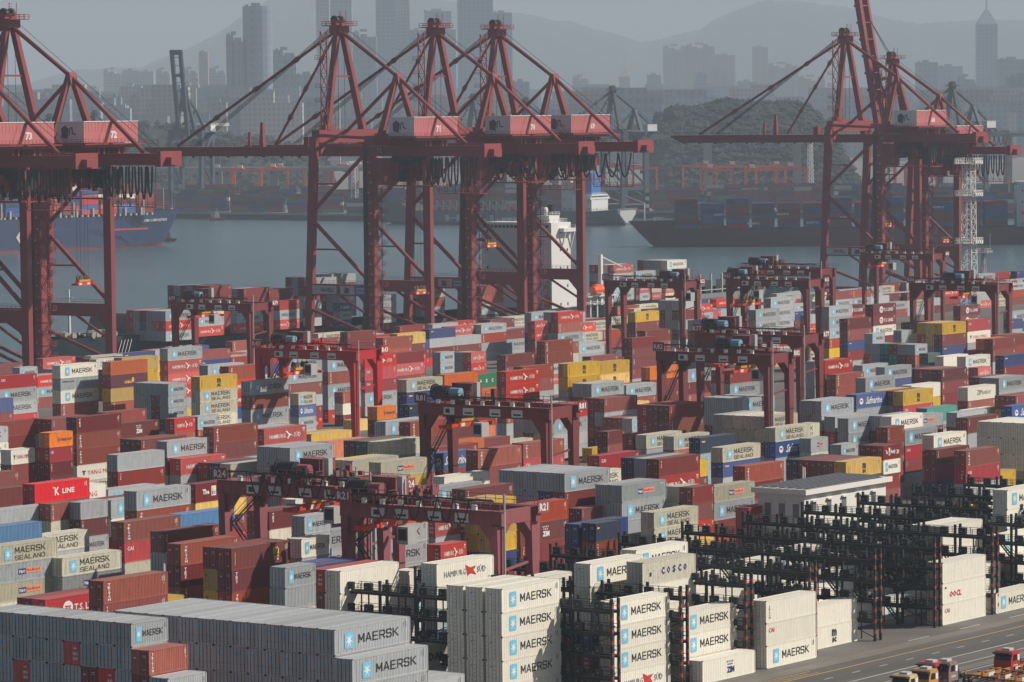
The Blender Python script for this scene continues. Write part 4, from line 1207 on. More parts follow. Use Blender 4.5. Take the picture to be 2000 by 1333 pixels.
    t.build('trolley_fittings', [m, CBLK], tr)
    t = MB(); t.box(1.0, 3.0, ty-5.2, ty-3.4, G0-3.4, G0-1.1, 0); t.box(.98, 1.0, ty-5.0, ty-3.6, G0-2.9, G0-1.4, 1); t.build('operator_cab', [MGRY, CBLK], tr)
    # cable chain and festoon loops
    g = MB(); p = [(-1.0, y, Z+1.35+.12*math.sin(y)) for y in np.linspace(0, span*.98, 12)]; g.path(p, .13); rail(g, [(-.9, 0, Z+.1), (-.9, span, Z+.1)], 1.35)
    if col == 'pink':
        for i in range(6):
            y0 = span*.15+i*2.6; g.path([(-1.2, y0+q*2.4, Z+1.3-3.0*math.sin(math.pi*q)) for q in np.linspace(0, 1, 8)], .10, 0)
    g.build('festoon_cable', [CBLK, m], r)
    zs = G0-3.0-hoist*10
    sp = spreader('spreader', r, (base/2, ty, zs)); sp.name = 'spreader'
    g = MB()
    for x in (-1.5, 1.5):
        for y in (-.6, .6): g.tube((base/2+x, ty+y, zs+2.2), (base/2+x*.9, ty+y, Z+.6), .05, 0, 4)
    g.build('hoist_rope', [CBLK], r)
    g = MB(); g.tube((.2, -.9, 0.5), (.2, -.9, Z+2.2), .16, 0, 8); g.build('lightning_pole', [MGRY], r)
    return r
RTG = [('R24', 415.3, -350.4, 20.6, 'pink', 'faded pink red gantry crane numbered R24, second nearest, gripping a grey container', .46, -.12),
 ('R21', 405.1, -320.6, 19.9, 'pink', 'faded pink red gantry crane numbered R21, nearest one in front of R24', .84, -.15),
 ('R81', 512.2, -389.0, 23.4, 'maroon', 'red gantry crane numbered R81 with blue motor, in the middle of the yard', .77, -.1),
 ('R43', 616.3, -510.2, 23.4, 'bright', 'brightest red gantry crane numbered R43, left of centre', .70, .05),
 ('R82', 634.9, -424.0, 24.1, 'maroon', 'red gantry crane numbered R82, right of centre above mixed containers', .32, -.1),
 ('R77', 686.0, -448.4, 24.4, 'maroon', 'red gantry crane numbered R77, just behind R82', .80, .2),
 ('R79', 749.7, -648.2, 23.9, 'maroon', 'red gantry crane numbered R79, left, beside crane 72', .72, -.1),
 ('R22', 895.4, -615.6, 23.8, 'maroon', 'red gantry crane numbered R22, in front of the ship with the orange lifeboat', .12, -.05),
 ('', 925.0, -590.0, 26.5, 'maroon', 'red gantry crane with raised machinery house, furthest back of the centre right cranes', .75, -.1),
 ('R62', 897.2, -576.7, 24.8, 'maroon', 'red gantry crane numbered R62, with a low orange spreader, at centre right', .85, .25),
 ('R63', 1085.0, -646.0, 24.1, 'maroon', 'red gantry crane numbered R63, under crane 68', .80, -.05),
 ('R66', 898.6, -520.1, 24.6, 'maroon', 'red gantry crane numbered R66, near the right edge', .45, -.1),
 ('R44', 540.0, -556.0, 24.0, 'maroon', 'red gantry crane numbered R44, at the left edge in front of crane 72', .10, -.1),
 ]
for q in RTG: rtg(*q)
# ---------------------------------------------------------------- ship to shore cranes
def sts(num, a, b, label, m=RED['deep'], boom_up=False, far=False, rz=RZ, org=None, sc=1., group='ship to shore cranes on the near quay', spread=True, house_white=False):
    """a,b: yard position of the far landside leg. local x along the quay (0 near leg plane, 28 far), y towards the sea, landside rail at y=0"""
    P = yard(a-28, b, 0) if org is None else org
    r = empty('quay_crane', tuple(P), rz, label=label, cat='quay crane', group=group); r.scale = (sc, sc, sc)
    fl = (0, 28)
    def part(name, mb, mats=None, par=r): return mb.build(name, mats or [m, CBLK, CWHT], par)
    for x in fl:
        g = MB(); g.bar((x, 24, 2), (x, 21, 64), 2.4, 1.5, 0, 2.6, 1.7)
        if num and not far: board(g, num, (x-1.0, 22.2, 22.0), (1, 0, 0), (0, 0, 1), 2.0, 2.6, 2)
        part('leg', g)
        g = MB(); g.bar((x, 0, 2), (x, 0, 58.5), 2.6, 1.6)
        if num and not far and x: board(g, num, (x-1.0, -.83, 22.0), (1, 0, 0), (0, 0, 1), 2.0, 2.6, 2); 
        for k in range(10 if not far else 0): g.box(x-.6, x-.5, -.95, -.82, 4+k*5, 4.6+k*5, 1)
        part('leg', g)
    for y in (0, 24):
        g = MB(); g.box(-2, 30, y-.9, y+.9, 1.6, 4.0); part('sill_beam', g)
        if not far:
            g = MB()
            for x in (-1, 3, 24, 28):
                for k in range(4): g.tube((x-1.2+k*.9, y-.3, .45), (x-1.2+k*.9, y+.3, .45), .42, 1, 8)
                g.box(x-1.8, x+2.0, y-.4, y+.4, .7, 1.6)
            part('bogie', g)
    for x in fl:
        g = MB(); g.box(x-.9, x+.9, -.2, 23.2, 16.8, 20.3); g.prism([(.8, 16.8), (4.5, 16.8), (.8, 13)], x-.8, x+.8, 'x'); part('portal_beam', g)
        if not far: w = MB(); rail(w, [(x-.9, 0, 20.3), (x-.9, 23, 20.3)], 1.1); part('railing', w)
    g = MB(); g.box(.6, 29.3, 19.6, 22.4, 62.2, 66.0); 
    for x, s in ((1.8, 1), (26.7, -1)): g.prism([(x, 62.2), (x+s*3.4, 62.2), (x, 58.4)], 20, 22, 'y')
    part('upper_beam', g)
    g = MB(); g.box(-1.2, 29.2, -1.3, 1.3, 57.6, 61.6) if 0 else g.box(-1.2, 29.2, -1.2, 1.2, 61.2, 64.2); part('upper_beam', g)
    for x in fl:
        for p, q, rr_ in (((x, 22.8, 41), (x, .6, 60), .62), ((x, 23, 40), (x, .6, 21), .62), ((x, 22, 50), (x, 12, 50), .25), ((x, 23, 30.5), (x, 12.0, 30.5), .25), ((x, 24, 13), (x, 1, 5.5), .5), ((x, 12, 16.8), (x, 1, 11), .4), ((x, 23.5, 5.2), (x, .5, 5.2), .55), ((x, 20.5, 64.4), (x, .5, 63.6), .5)):
            g = MB(); g.tube(p, q, rr_, 0, 8); part('brace', g)
    # boom and girder
    hy = 24.5
    g = MB(); g.box(10, 12, -33, hy, 58, 61); g.box(16, 18, -33, hy, 58, 61); g.box(9.8, 18.2, -34.6, -33, 57.6, 61.6, 0); g.box(12, 16, -36.4, -34.6, 58, 60, 0)
    for y in range(-30, 24, 6): g.box(12, 16, y, y+.5, 60.2, 60.9)
    if num and not far: board(g, num, (9.97, 6.5, 58.4), (0, -1, 0), (0, 0, 1), 4, 2.4, 3, bold=.02)
    gi = part('girder', g, [m, CBLK, CWHT, INK['midgrey']])
    if not far: w = MB(); rail(w, [(9.4, 24, 61), (9.4, -34, 61)], 1.1); w.box(9.2, 10, -33, 24, 60.9, 61.0); part('walkway', w)
    bm = MB(); LB = 72.5
    for x0, x1 in ((10.3, 11.9), (16.1, 17.7)) if not far else ((8.6, 11.6), (16.4, 19.4)):
        bm.prism([(0, -2.8), (LB-5, -2.8), (LB, -.7), (LB, 0), (0, 0)], x0, x1, 'x')
    for y in range(3, 70, 7): bm.box(11.9, 16.1, y, y+.4, -1.0, -.3); bm.box(10.0, 10.3, y, y+.9, -3.2, -2.8, 1)
    if far: bm.box(8.6, 19.4, LB-4, LB, -2.8, 0); bm.box(8.6, 19.4, 50, 52, -2.8, 0); bm.box(11.6, 16.4, 0, 3, -2.6, 0)
    if not far: rail(bm, [(9.7, 0, 0), (9.7, LB-2, 0)], 1.1, 0, 2.2); bm.box(9.6, 10.3, 0, LB-3, -.12, -.02)
    bm.bar((14, 28, 0), (14, 28, 7.5), 1.6, 1.6, 0, .8, .8); bm.bar((14, 33, 0), (14, 33, 4.5), .7, .7, 0); bm.box(12.8, 15.2, 9, 11, 0, 3)
    bo = part('boom', bm); bo.location = (0, hy, 60.9)
    ang = math.radians(80) if boom_up else 0
    bo.rotation_euler = (ang, 0, 0)
    def bp(y, z=0): return (14, hy+y*math.cos(ang)-z*math.sin(ang), 60.9+y*math.sin(ang)+z*math.cos(ang))
    # masts
    top = 97.
    for x in fl:
        g = MB(); g.bar((23.5 if x else 6, 21, 65.8), (14+(.9 if x else -.9), 22, top), 2.1, 1.6, 0, 1.7, 1.3); part('mast_leg', g)
        g = MB(); g.bar((x*.62+5.3, 0, 64), (14+(.6 if x else -.6), .3, 81.5), 2.0, 1.5, 0, 1.4, 1.2); part('mast_leg', g)
    g = MB(); g.bar((8.5, 21.5, 82), (19.5, 21.5, 82), .5, .5); g.box(11.6, 16.4, 20.2, 24.0, top-2.2, top); g.box(10.3, 17.7, 18.2, 25.8, top, top+.25)
    rail(g, [(10.3, 18.2, top+.2), (17.7, 18.2, top+.2), (17.7, 25.8, top+.2), (10.3, 25.8, top+.2), (10.3, 18.2, top+.2)], 1.2, 0, 1.6, .06)
    for x in (12.6, 15.4): g.tube((x-.5, 22.6, top+1.8), (x+.5, 22.6, top+1.8), 1.35, 1, 12); g.box(x-.8, x+.8, 21.6, 23.6, top+.2, top+2.0); g.tube((x, 20.6, top), (x, 20.6, top+4.6), .09, 0, 5)
    for zz in (3.4, 4.2): g.box(12.2, 13.6, 20.5, 20.7, top+zz, top+zz+.12)
    g.prism([(-1.3, 79.2), (1.5, 79.2), (.6, 82.6), (-.6, 82.6)], 12.6, 15.4, 'x')
    part('mast_head', g)
    A = (14, 22.8, top-1.2)
    def tube(name, p, q, r_, knots=0):
        g = MB(); p = np.array(p); q = np.array(q); g.tube(p, q, r_, 0, 8)
        for k in range(knots): t = (k+1)/(knots+1); c = p+(q-p)*t; d = (q-p)/np.linalg.norm(q-p); g.tube(c-d*1.5, c, r_, 0, 8, r_*1.9); g.tube(c, c+d*1.5, r_*1.9, 0, 8, r_)
        part(name, g)
    tube('back_stay', (14, 21.5, top-1.5), (14, .2, 81.6), .62); tube('back_stay', (14, -.4, 81.2), (14, -25, 61.4), .62); tube('back_stay', (14, .8, 80.6), (14, 21, 64.5), .55)
    if not boom_up:
        tube('fore_stay', A, bp(62, .4), .48, 3); tube('fore_stay', A, bp(23, .4), .42, 3)
        g = MB()
        for dx in (-1.2, -.4, .4, 1.2): g.tube((14+dx, 23, top+.5), (14+dx, hy+54, 61.5), .09, 1, 4)
        part('boom_rope', g)
    else:
        tube('fore_stay', A, bp(20, 2), .42, 1); tube('fore_stay', bp(20, 2), bp(40, 1), .42, 1)
        g = MB()
        for dx in (-1.2, 0, 1.2): g.tube((14+dx, 23, top+1), bp(54, .5), .10, 1, 4)
        part('boom_rope', g)
    g = MB()
    for x in (12.5, 15.5): g.tube((x, 21.5, top), (x, -30, 62), .07, 1, 4); g.tube((x, 21.5, top-2), (x, 21.5, 66), .08, 1, 4)
    part('hoist_rope', g)
    # machinery house
    g = MB(); hx0, hx1 = (3.0, 24.2); g.box(hx0+.06, hx1, -14.2, -4.6, 64, 69.4, 0 if not house_white else 3); g.box(hx0, hx0+.06, -14.2, -4.6, 64, 69.4, 3); g.box(hx0-.15, hx1+.15, -14.35, -4.45, 69.4, 69.6, 2)
    for k in range(16 if not far else 0): g.box(hx0+.5+k*1.3, hx0+1.1+k*1.3, -14.24, -14.2, 66.9, 69.3, 0)
    if num and not far: board(g, num, (hx0+9.4, -14.27, 64.4), (1, 0, 0), (0, 0, 1), 4.4, 3.2, 2, bold=.05)
    ho = part('machine_house', g, [paint('house_red', lin((186, 104, 106)), .55, dirt=.2, rust=.02, dust=.05) if not far else m, CBLK, CWHT, paint('house_grey', (.62, .62, .62), .6, dirt=.1, rust=0, dust=0) if not house_white else CWHT])
    if not far:
        g = MB(); g.prism([(-6.3, 65.4), (-8.4, 65.0), (-8.9, 67.6), (-7.6, 68.6), (-6.2, 67.8)], hx0-.03, hx0-.01, 'x', 0); g.path([(hx0-.03, -9.0, 65.8), (hx0-.03, -9.3, 67.8), (hx0-.03, -10.0, 68.0), (hx0-.03, -10.2, 66.4), (hx0-.03, -11.4, 66.2)], .16, 0)
        part('emblem', g, [flat('emblem_slate', lin((72, 66, 84)))], ho)
    g = MB(); g.box(1.6, 25.6, -15.8, -3.4, 63.4, 63.7)
    for y in (-14, -9, -5): g.box(3, 24, y-.3, y+.3, 62.6, 63.4)
    for x in (9, 11, 17, 19): g.box(x-.3, x+.3, -14, -5, 61, 63.0)
    if not far: rail(g, [(1.6, -3.4, 63.7), (1.6, -15.8, 63.7), (25.6, -15.8, 63.7)], 1.2, 0, 1.4)
    part('house_platform', g)
    # trolley, cab, machinery under the girder
    g = MB(); g.box(9, 19, -9, -1, 54.5, 58, 1); g.box(7.5, 10, -2, 3, 49.5, 57.5, 0); g.box(12, 17, -14, -9, 52, 57, 1); g.box(9.3, 18.6, -16, 3, 49.0, 49.3, 0)
    for i in range(24): q = random.uniform; x = q(8, 18); y = q(-16, 3); g.box(x, x+q(.4, 1.6), y, y+q(.4, 2), q(49.3, 54), q(54.2, 58), random.choice((0, 0, 1)))
    if not far: rail(g, [(7.4, 3, 49.3), (7.4, -16, 49.3), (18.6, -16, 49.3)], 1.2, 0, 1.4); rail(g, [(7.4, 3, 54), (7.4, -13, 54)], 1.2, 0, 1.4)
    part('trolley', g)
    g = MB(); g.box(9.6, 13, -33, -18, 47.0, 47.2)
    if not far:
        rail(g, [(9.6, -18, 47.2), (9.6, -33, 47.2), (13, -33, 47.2)], 1.2, 0, 1.2); rail(g, [(9.6, -22, 53.2), (9.6, -35, 53.2)], 1.2, 0, 1.2)
        for y in range(-33, -17, 3): g.bar((9.6, y, 47.2), (9.6, y, 58), .16, .16); g.bar((9.6, y, 47.2), (9.6, y+3, 53), .1, .1)
    part('access_gallery', g)
    nl = 8 if (not far and num in ('71', '72', '73', '68', '66', '')) else 6
    g = MB()
    for i in range(nl):
        y0 = (-15.0 if nl > 7 else -3.5)-i*(18. if nl > 7 else 29.)/nl; dp = 8.5-(i*7 % 3)*.6 if nl > 7 else 7.5; wd = (18. if nl > 7 else 29.)/nl*(.62 if nl > 7 else .98)
        for dx in (0,): g.path([(9.2+dx, y0-q*wd, 57.6-dp*math.sin(math.pi*q)**(.45 if nl > 7 else .8)) for q in np.linspace(0, 1, 9)], .27, 1, 5)
    part('festoon_cable', g)
    if far: return r
    # stairs up the near landside leg, lift shaft with green cable tray
    g = MB(); g.box(-1.5, 1.2, -1.9, .9, 4, 57.8, 0); g.box(-1.7, -1.5, .2, 1.5, 4, 62, 3)
    for k in range(18):
        z = 4.5+k*3.0; g.box(-1.56, 1.3, -2.0, 1.0, z, z+.14, 1); g.box(-1.54, -1.2, -1.5+(k % 3)*.5, -1.1+(k % 3)*.5, z+.8, z+1.1, 2)
    part('lift_shaft', g, [m, CBLK, CWHT, CGRN])
    g = MB()
    for k in range(17):
        z = 4.5+k*3.1; y0, y1 = (-2.2, -5.0) if k % 2 else (-5.0, -2.2)
        for x in (-1.2, -.4): g.bar((x, y0, z), (x, y1, z+3.1), .10, .22); g.bar((x, y0, z+1), (x, y1, z+4.1), .08, .08)
        g.box(-1.3, -.2, min(y0, y1)-.5 if k % 2 == 0 else -2.2, -5.0+.1 if k % 2 == 0 else -1.8, z+3.0, z+3.1)
        g.bar((-1.3, -5.2, z), (-1.3, -2.0, z), .08, .08); g.box(-1.4, 0, -6.2, -5.0, z, z+.1); rail(g, [(-1.4, -5.0, z+.1), (-1.4, -6.2, z+.1), (0, -6.2, z+.1)], 1.1, 0, 1.0, .045)
    for y in (-2.1, -5.1): g.box(-1.35, -1.2, y-.08, y+.08, 4, 57)
    part('stair_tower', g)
    g = MB()
    for k in range(7):
        z = 66+k*4.2; sh = 22+.6*k*.3
        for x in (5.0, ):
            for yy in (19.8, 22.2): g.bar((x, yy, z), (x, yy, z+4.2), .26, .26)
            g.bar((x, 19.8, z), (x, 22.2, z+4.2), .16, .26); g.bar((x, 22.2, z), (x, 19.8, z+4.2), .14, .14); g.box(x-.5, x+1.2, 19.4, 24.0, z, z+.12); rail(g, [(x-.5, 24.0, z), (x-.5, 22.0, z)], 1.1, 0, 1.1, .05)
    part('mast_ladder', g)
    g = MB(); rail(g, [(2, 22.4, 66), (12, 22.4, 66)], 1.2); g.box(4, 8, 19.8, 22.2, 66, 67.4); 
    for i in range(5): g.bar((3+i*1.8, 21, 66), (3+i*1.8, 21, 70.5), .12, .12); g.bar((3+i*1.8, 21, 66), (4.8+i*1.8, 21, 70.5), .07, .07)
    g.bar((3, 21, 70.5), (10.2, 21, 70.5), .15, .15); part('winch_platform', g)
    if spread:
        g = MB(); g.tri(SQ, (-.93, 21.8, 17.3), (0, -9.2, 0), (0, 0, 2.5), 0); g.tri(SQ, (-.93, 11.2, 17.3), (0, -5.4, 0), (0, 0, 2.5), 0); g.tri(SQ, (-.93, 5.4, 17.3), (0, -4.6, 0), (0, 0, 2.5), 1)
        g.tri(font_text('NOELL', .03), (-.95, 18.5, 17.9), (0, -1.25, 0), (0, 0, 1.3), 2); g.prism([(9.8, 17.7), (8.0, 17.5), (7.8, 19.0), (9.4, 19.4)], -.95, -.94, 'x', 3)
        for zz in (17.7, 18.7): g.tri(SQ, (-.94, 5.1, zz), (0, -4.0, 0), (0, 0, .6), 4)
        part('advert_board', g, [flat('board_grey', (.50, .50, .50)), flat('board_blue', lin((80, 130, 175))), INK['navy'], flat('emblem_slate', lin((72, 66, 84))), flat('board_pale', lin((150, 180, 200)))])
        z0 = {'72': 26, '73': 14, '71': 17, '70': 29, '69': 24, '68': 27, '66': 22}.get(num, 25); y0 = {'73': 9, '72': -3, '71': -7, '70': 2, '69': 12, '68': 5, '66': -2}.get(num, 5)
        spreader('spreader', r, (14, y0, z0), 6.4, None); g = MB()
        for x in (-1.5, 1.5):
            for y in (-.6, .6): g.tube((14+x, y0+y, z0+2.4), (14+x, y0+y, 57), .05, 1, 4)
        part('spreader_rope', g)
    return r
STS = [('73', 755.1, -704.0, 'red quay crane numbered 73, leftmost, cut by the left edge'), ('72', 790.4, -706.4, 'red quay crane numbered 72, second from left'), ('71', 938.0, -710.2, 'red quay crane numbered 71, left of the three in the middle'),
 ('70', 989.2, -712.5, 'red quay crane numbered 70, middle of the three in the middle'), ('69', 1026.2, -715.9, 'red quay crane numbered 69, right of the three in the middle'), ('68', 1254.5, -723.9, 'red quay crane numbered 68, at right, boom lowered')]
for n, a, b, l in STS: sts(n, a, b, l)
sts('66', 1290, -726.0, 'red quay crane numbered 66, rightmost, with its boom raised high', boom_up=True, sc=.915)
# ---------------------------------------------------------------- ships
def hull(L, B, zdeck, zbow, flare=.25, rake=12., transom=.8, zb=-6):
    """stem towards +x; returns (builder, outline at deck)"""
    st_ = [0, .02, .06, .15, .3, .5, .7, .8, .87, .92, .96, .985, 1.0]
    b = MB(); rows = []
    for t in st_:
        x = t*L
        full = 1. if .15 <= t <= .70 else (transom+(1-transom)*min(1, t/.15) if t < .15 else max(0., 1-((t-.70)/.30)**2.2))
        low = full if t < .70 else max(0., 1-((t-.62)/.36)**2) if t < .98 else 0.
        if t < .1: low = full*(.15+8.5*t)
        zd = zdeck if t < .80 else zdeck+(zbow-zdeck)*min(1, (t-.80)/.06)
        r = []
        for z, k, dx in ((zb, .85*low+.0*full, -rake), (0, low, -rake*.95), (1.6, low*.8+full*.2, -rake*.8), (zd*.6, .35*low+.65*full, -rake*.35), (zd, full, 0)):
            f = 1 if t > .8 else 0; xx = x+(dx*((t-.8)/.2) if f else 0); r.append((xx, B/2*max(k, .008), z))
        rows.append(r)
    n = len(rows[0]); vs = []
    for r in rows:
        vs += r+[(x, -y, z) for x, y, z in r[::-1]]
    m = 2*n; fs = []; ms = []
    for i in range(len(rows)-1):
        for j in range(m-1):
            fs.append((i*m+j, (i+1)*m+j, (i+1)*m+j+1, i*m+j+1)); jj = j if j < n else m-2-j; ms.append(1 if jj in (0, 1) else 0)
    for f, q in zip(fs, ms): b.add([vs[i] for i in f], [(0, 1, 2, 3)], q)
    b.add([vs[j] for j in range(m)], [tuple(range(m))], 0)
    for i in range(len(rows)-1): b.add([vs[i*m+n-1], vs[(i+1)*m+n-1], vs[(i+1)*m+n], vs[i*m+n]], [(0, 1, 2, 3)], 2)
    return b
def ship(name, P, ang, L, B, zd, zb, hullc, label, boot=lin((120, 44, 40)), deck=(.12, .12, .11), **k):
    r = empty(name, tuple(P), ang, label=label, cat='ship'); 
    hm = paint('hull_'+k.get('tagc', str(len(_M))), hullc, .5, dirt=.35, rust=.1, dust=0)
    hull(L, B, zd, zb, **{q: k[q] for q in ('flare', 'rake', 'transom') if q in k}).build('hull', [hm, paint('boot_'+str(len(_M)), boot, .6, rust=.2, dust=0), flat('deck_'+str(len(_M)), deck)], r)
    return r
SHW = paint('ship_white', (.70, .70, .68), .5, dirt=.12, rust=.05, dust=0); ORG = flat('lifeboat_orange', lin((236, 96, 40)))
def tower_block(r, x0, x1, y0, y1, z0, z1, wings=0, win=None, mat=SHW, name='superstructure'):
    g = MB(); g.box(x0, x1, y0, y1, z0, z1-3.0); g.box(x0-.2, x1+.0, y0, y1, z1-3.0, z1-.1); g.box(x0-.3, x1-(x1-x0)*.4, y0-wings, y1+wings, z1-3.2, z1-2.0); g.box(x0+.5, x1-.5, y0+1, y1-1, z1-.1, z1)
    o = g.build(name, [mat], r); g = MB(); n = max(2, int((z1-z0)/3))
    for i in range(0, n, 2):
        for j in range(0, int((y1-y0)/4.5), 3):
            for xx, s in ((x0, -1), (x1, 1)): g.box(xx-.03+(s-1)*0., xx+.03, y0+2+j*4.5, y0+2.7+j*4.5, z0+1+i*3, z0+1.9+i*3)
        for yy in (y0, y1):
            for j in range(max(1, int((x1-x0)/4))): g.box(x0+1.5+j*4, x0+2.2+j*4, yy-.03, yy+.03, z0+1+i*3, z0+1.9+i*3)
    g.box(x0-.25, x1, y0+.5, y1-.5, z1-1.9, z1-.9) if 0 else None
    for j in range(int((y1-y0)/1.6)):
        for xx in (x0-.22, x1): g.box(xx-.03, xx+.03, y0+.5+j*1.6, y0+1.8+j*1.6, z1-1.9, z1-.9)
    g.build('window', [flat('ship_glass', (.02, .03, .035), .2)], o)
    g = MB(); rail(g, [(x0, y0-wings, z1-2), (x0, y1+wings, z1-2)], 1.1, 0, 2.5, .06); rail(g, [(x0+.5, y0+1, z1), (x0+.5, y1-1, z1), (x1-.5, y1-1, z1), (x1-.5, y0+1, z1)], 1.1, 0, 2.5, .06)
    g.tube(((x0+x1)/2, (y0+y1)/2, z1), ((x0+x1)/2, (y0+y1)/2, z1+6), .3, 0, 6); g.box((x0+x1)/2-.2, (x0+x1)/2+.2, (y0+y1)/2-2, (y0+y1)/2+2, z1+4, z1+4.3); g.build('mast', [mat], o)
    return o
YAW = RZ                                         # ships alongside lie along the yard axes
# ship A alongside, bow to the left
PA = yard(1090, vq(1000)-18.5, -4.5)
A = ship('container_ship', PA, YAW+math.pi+math.atan(-QS*-1)*0, 276, 30, 10.2, 12.2, lin((66, 76, 80)), 'dark grey hulled container ship moored behind the red cranes, white bridge amidships', tagc='slate')
# local x of this ship points towards -u; local y towards +v
g = MB(); g.prism([(-13, 12), (13, 12), (13, 17.4), (-11, 17.4)], 236, 236.6, 'x'); g.prism([(236, 12.1), (262, 12.1), (257, 16.5), (236, 18.8)], -9.5, 9.5, 'y') if 0 else g.prism([(-14.5, 12), (14.5, 12), (14.5, 17.5), (-14.5, 17.5)], 228, 229, 'x'); g.bar((258, 0, 12), (258, 0, 26), .7, .7, 1, .3, .3); g.bar((258, -1.5, 23.5), (258, 1.5, 23.5), .2, .2, 1)
for i in range(16): q = random.uniform; x = q(240, 262); y = q(-5, 9); g.tube((x, y, 12.8), (x, y+q(.8, 2), 12.8), q(.4, 1.2), 2, 10)
g.build('forecastle', [flat('breakwater_grey', (.16, .17, .17)), SHW, flat('winch_cream', (.35, .33, .28))], A)
tower_block(A, 27, 38, -15, 13.5, 10, 38.6, wings=2.0)
g = MB(); g.box(15, 24, -5, 5, 10, 38, 0); g.box(16, 23, -4, 4, 38, 41, 1); g.tube((19, 0, 41), (19, 0, 44), 1.2, 1, 8); g.build('funnel', [flat('funnel_dark', (.03, .032, .036)), CBLK], A)
g = MB(); g.tube((34, 8, 39.5), (34, 8, 41), .5, 0, 8)
for i in range(5): a0 = math.pi/2*i/5-math.pi/4; g.tube((34, 8, 41+i*.5), (34, 8, 41.5+i*.5), 1.25*math.cos(a0*.9), 0, 12, 1.25*math.cos((a0+.3)*.9))
g.build('radar_dome', [SHW], A)
g = MB(); g.box(8, 9.2, 12.2, 13.4, 10, 27, 0); g.bar((8.6, 12.8, 26.5), (-4, 12.8, 22.5), .3, .3)
for x in (2, 6, 11, 15): g.box(x, x+.5, 12.8, 13.3, 6, 13)
g.box(0, 18, 10, 14.2, 13, 13.3); rail(g, [(0, 14.1, 13.3), (18, 14.1, 13.3)], 1.1, 0, 1.4, .06); g.box(2, 12, 9, 12, 10, 13); rail(g, [(0, 14.1, 10.3), (22, 14.1, 10.3)], 1.1, 0, 1.4, .06)
g.build('stern_gallery', [SHW], A)
g = MB(); g.box(29, 35, 5, 10.5, 38.6, 40.8); rail(g, [(29, 10.5, 40.8), (35, 10.5, 40.8), (35, 5, 40.8)], 1.1, 0, 1.6, .06); g.bar((32, 13.5, 30), (32, 15.4, 36.2), .4, .4); g.bar((27, 13.5, 30), (27, 15.4, 36.2), .4, .4); g.box(20, 27, -12, 12.5, 10, 20); g.build('upper_deckhouse', [SHW], A)
g = MB(); g.tube((9.5, 14.2, 15.4), (15.5, 14.2, 15.4), 1.3, 0, 10); g.prism([(13.1, 14.2), (15.3, 14.2), (14.9, 17.2), (13.5, 17.2)], 10.5, 14.5, 'x'); g.build('lifeboat', [ORG], A)
g = MB()
for s in (0, 1, 2, 3): g.tube((252-s*1.4, 14.6, 11.5), (266-s*1.5, 24, 4.6), .07, 0, 4)
g.build('mooring_rope', [SHW], A)
# ship B alongside
PB = yard(1225, vq(1160)-19, -4.5)
B_ = ship('container_ship', PB, YAW+math.pi, 128, 30, 10.6, 11, lin((120, 132, 132)), 'light grey hulled container ship moored behind gantry crane R22', boot=lin((90, 50, 46)), tagc='pale')
g = MB()
for x in range(18, 120, 7): g.box(x, x+.6, 12, 14.6, 10.5, 15.2); g.box(x, x+.6, 13.9, 14.5, 15.2, 17.4)
g.box(12, 122, 14.2, 14.6, 11.6, 11.9); g.build('lashing_bridge', [flat('lashing_cream', (.42, .41, .36))], B_)
# blue ship leaving on the left
Pb = at_z(318, 479, -4.5); Pl = at_z(0, 493, -4.5); d = Pb-Pl; an = math.atan2(d[1], d[0]); d = d/np.linalg.norm(d); LBs = 300
Cb = ship('container_ship', Pb-d*(LBs-13), an, LBs, 42, 18.5, 20.5, lin((30, 50, 88)), 'large blue container ship with white lettering passing behind crane 72', boot=lin((120, 50, 50)), tagc='blue', rake=15)
g = MB(); t = font_text('N', .03); g.tri(t, (LBs-13-113, -21.06, 2.5), (8/t[2], 0, 0), (0, 0, 12), 0); t = font_text('G', .03); g.tri(t, (LBs-13-127, -21.06, 2.5), (8/t[2], 0, 0), (0, 0, 12), 0)
g.box(LBs-13-60, LBs-13-30, -21.08, -21.0, 10.3, 11.2, 1)
g.build('hull_lettering', [flat('hull_cream', (.62, .60, .52)), flat('hull_red', lin((190, 60, 60)))], Cb)
g = MB(); t = font_text('CMA CGM AQUILA', .02, .2); g.tri(t, (LBs-42, -16.5, 14.0), (26/t[2], 9.5/t[2], 0), (0, -.12*1.7, 1.9), 0); g.build('bow_lettering', [flat('hull_cream', (.62, .60, .52))], Cb)
g = MB()
for x in range(8, 262, 4): g.box(x, x+1.2, -20.9, -19.5, 18.4, 19.6+(x % 12 == 0)*3.5)
for x in range(20, 262, 26): g.box(x, x+.7, -20.8, -20.1, 18.4, 27); 
g.tube((LBs-12, 0, 20), (LBs-12, 0, 33), .3); g.build('lashing_bridge', [flat('lashing_cream', (.42, .41, .36))], Cb)
def deckload(root_P, ang, x0, x1, B, z, cols, rows, rng, codes, gap=1.6, lo=3):
    x = x0; M0 = Matrix.Rotation(-RZ, 4, 'Z') @ Matrix.Translation(tuple(root_P)) @ Matrix.Rotation(ang, 4, 'Z')
    while x < x1:
        hmax = rng.randint(lo, rows); hs = min(rows, hmax)
        for j in range(cols):
            hj = max(1, hs-(rng.random() < .25)); col0 = rng.choice(codes)
            for k in range(hj):
                if 0 < j < cols-1 and k < hj-2 and x > x0+1: continue
                c = rng.choice(codes) if rng.random() < .6 else col0
                p = M0 @ Vector((x, -B/2+.4+j*2.52, z+k*2.72)); mass_container(c, 40, 2.59, tuple(p), ang-RZ, detail=(j == 0 or j == cols-1) and 0)
        x += 12.19+gap
rg = random.Random(11)
deckload(Pb-d*(LBs-13), an, 16, 262, 40.5, 19.8, 16, 6, rg, 'NNnBbbRxrYwOaT', lo=4)
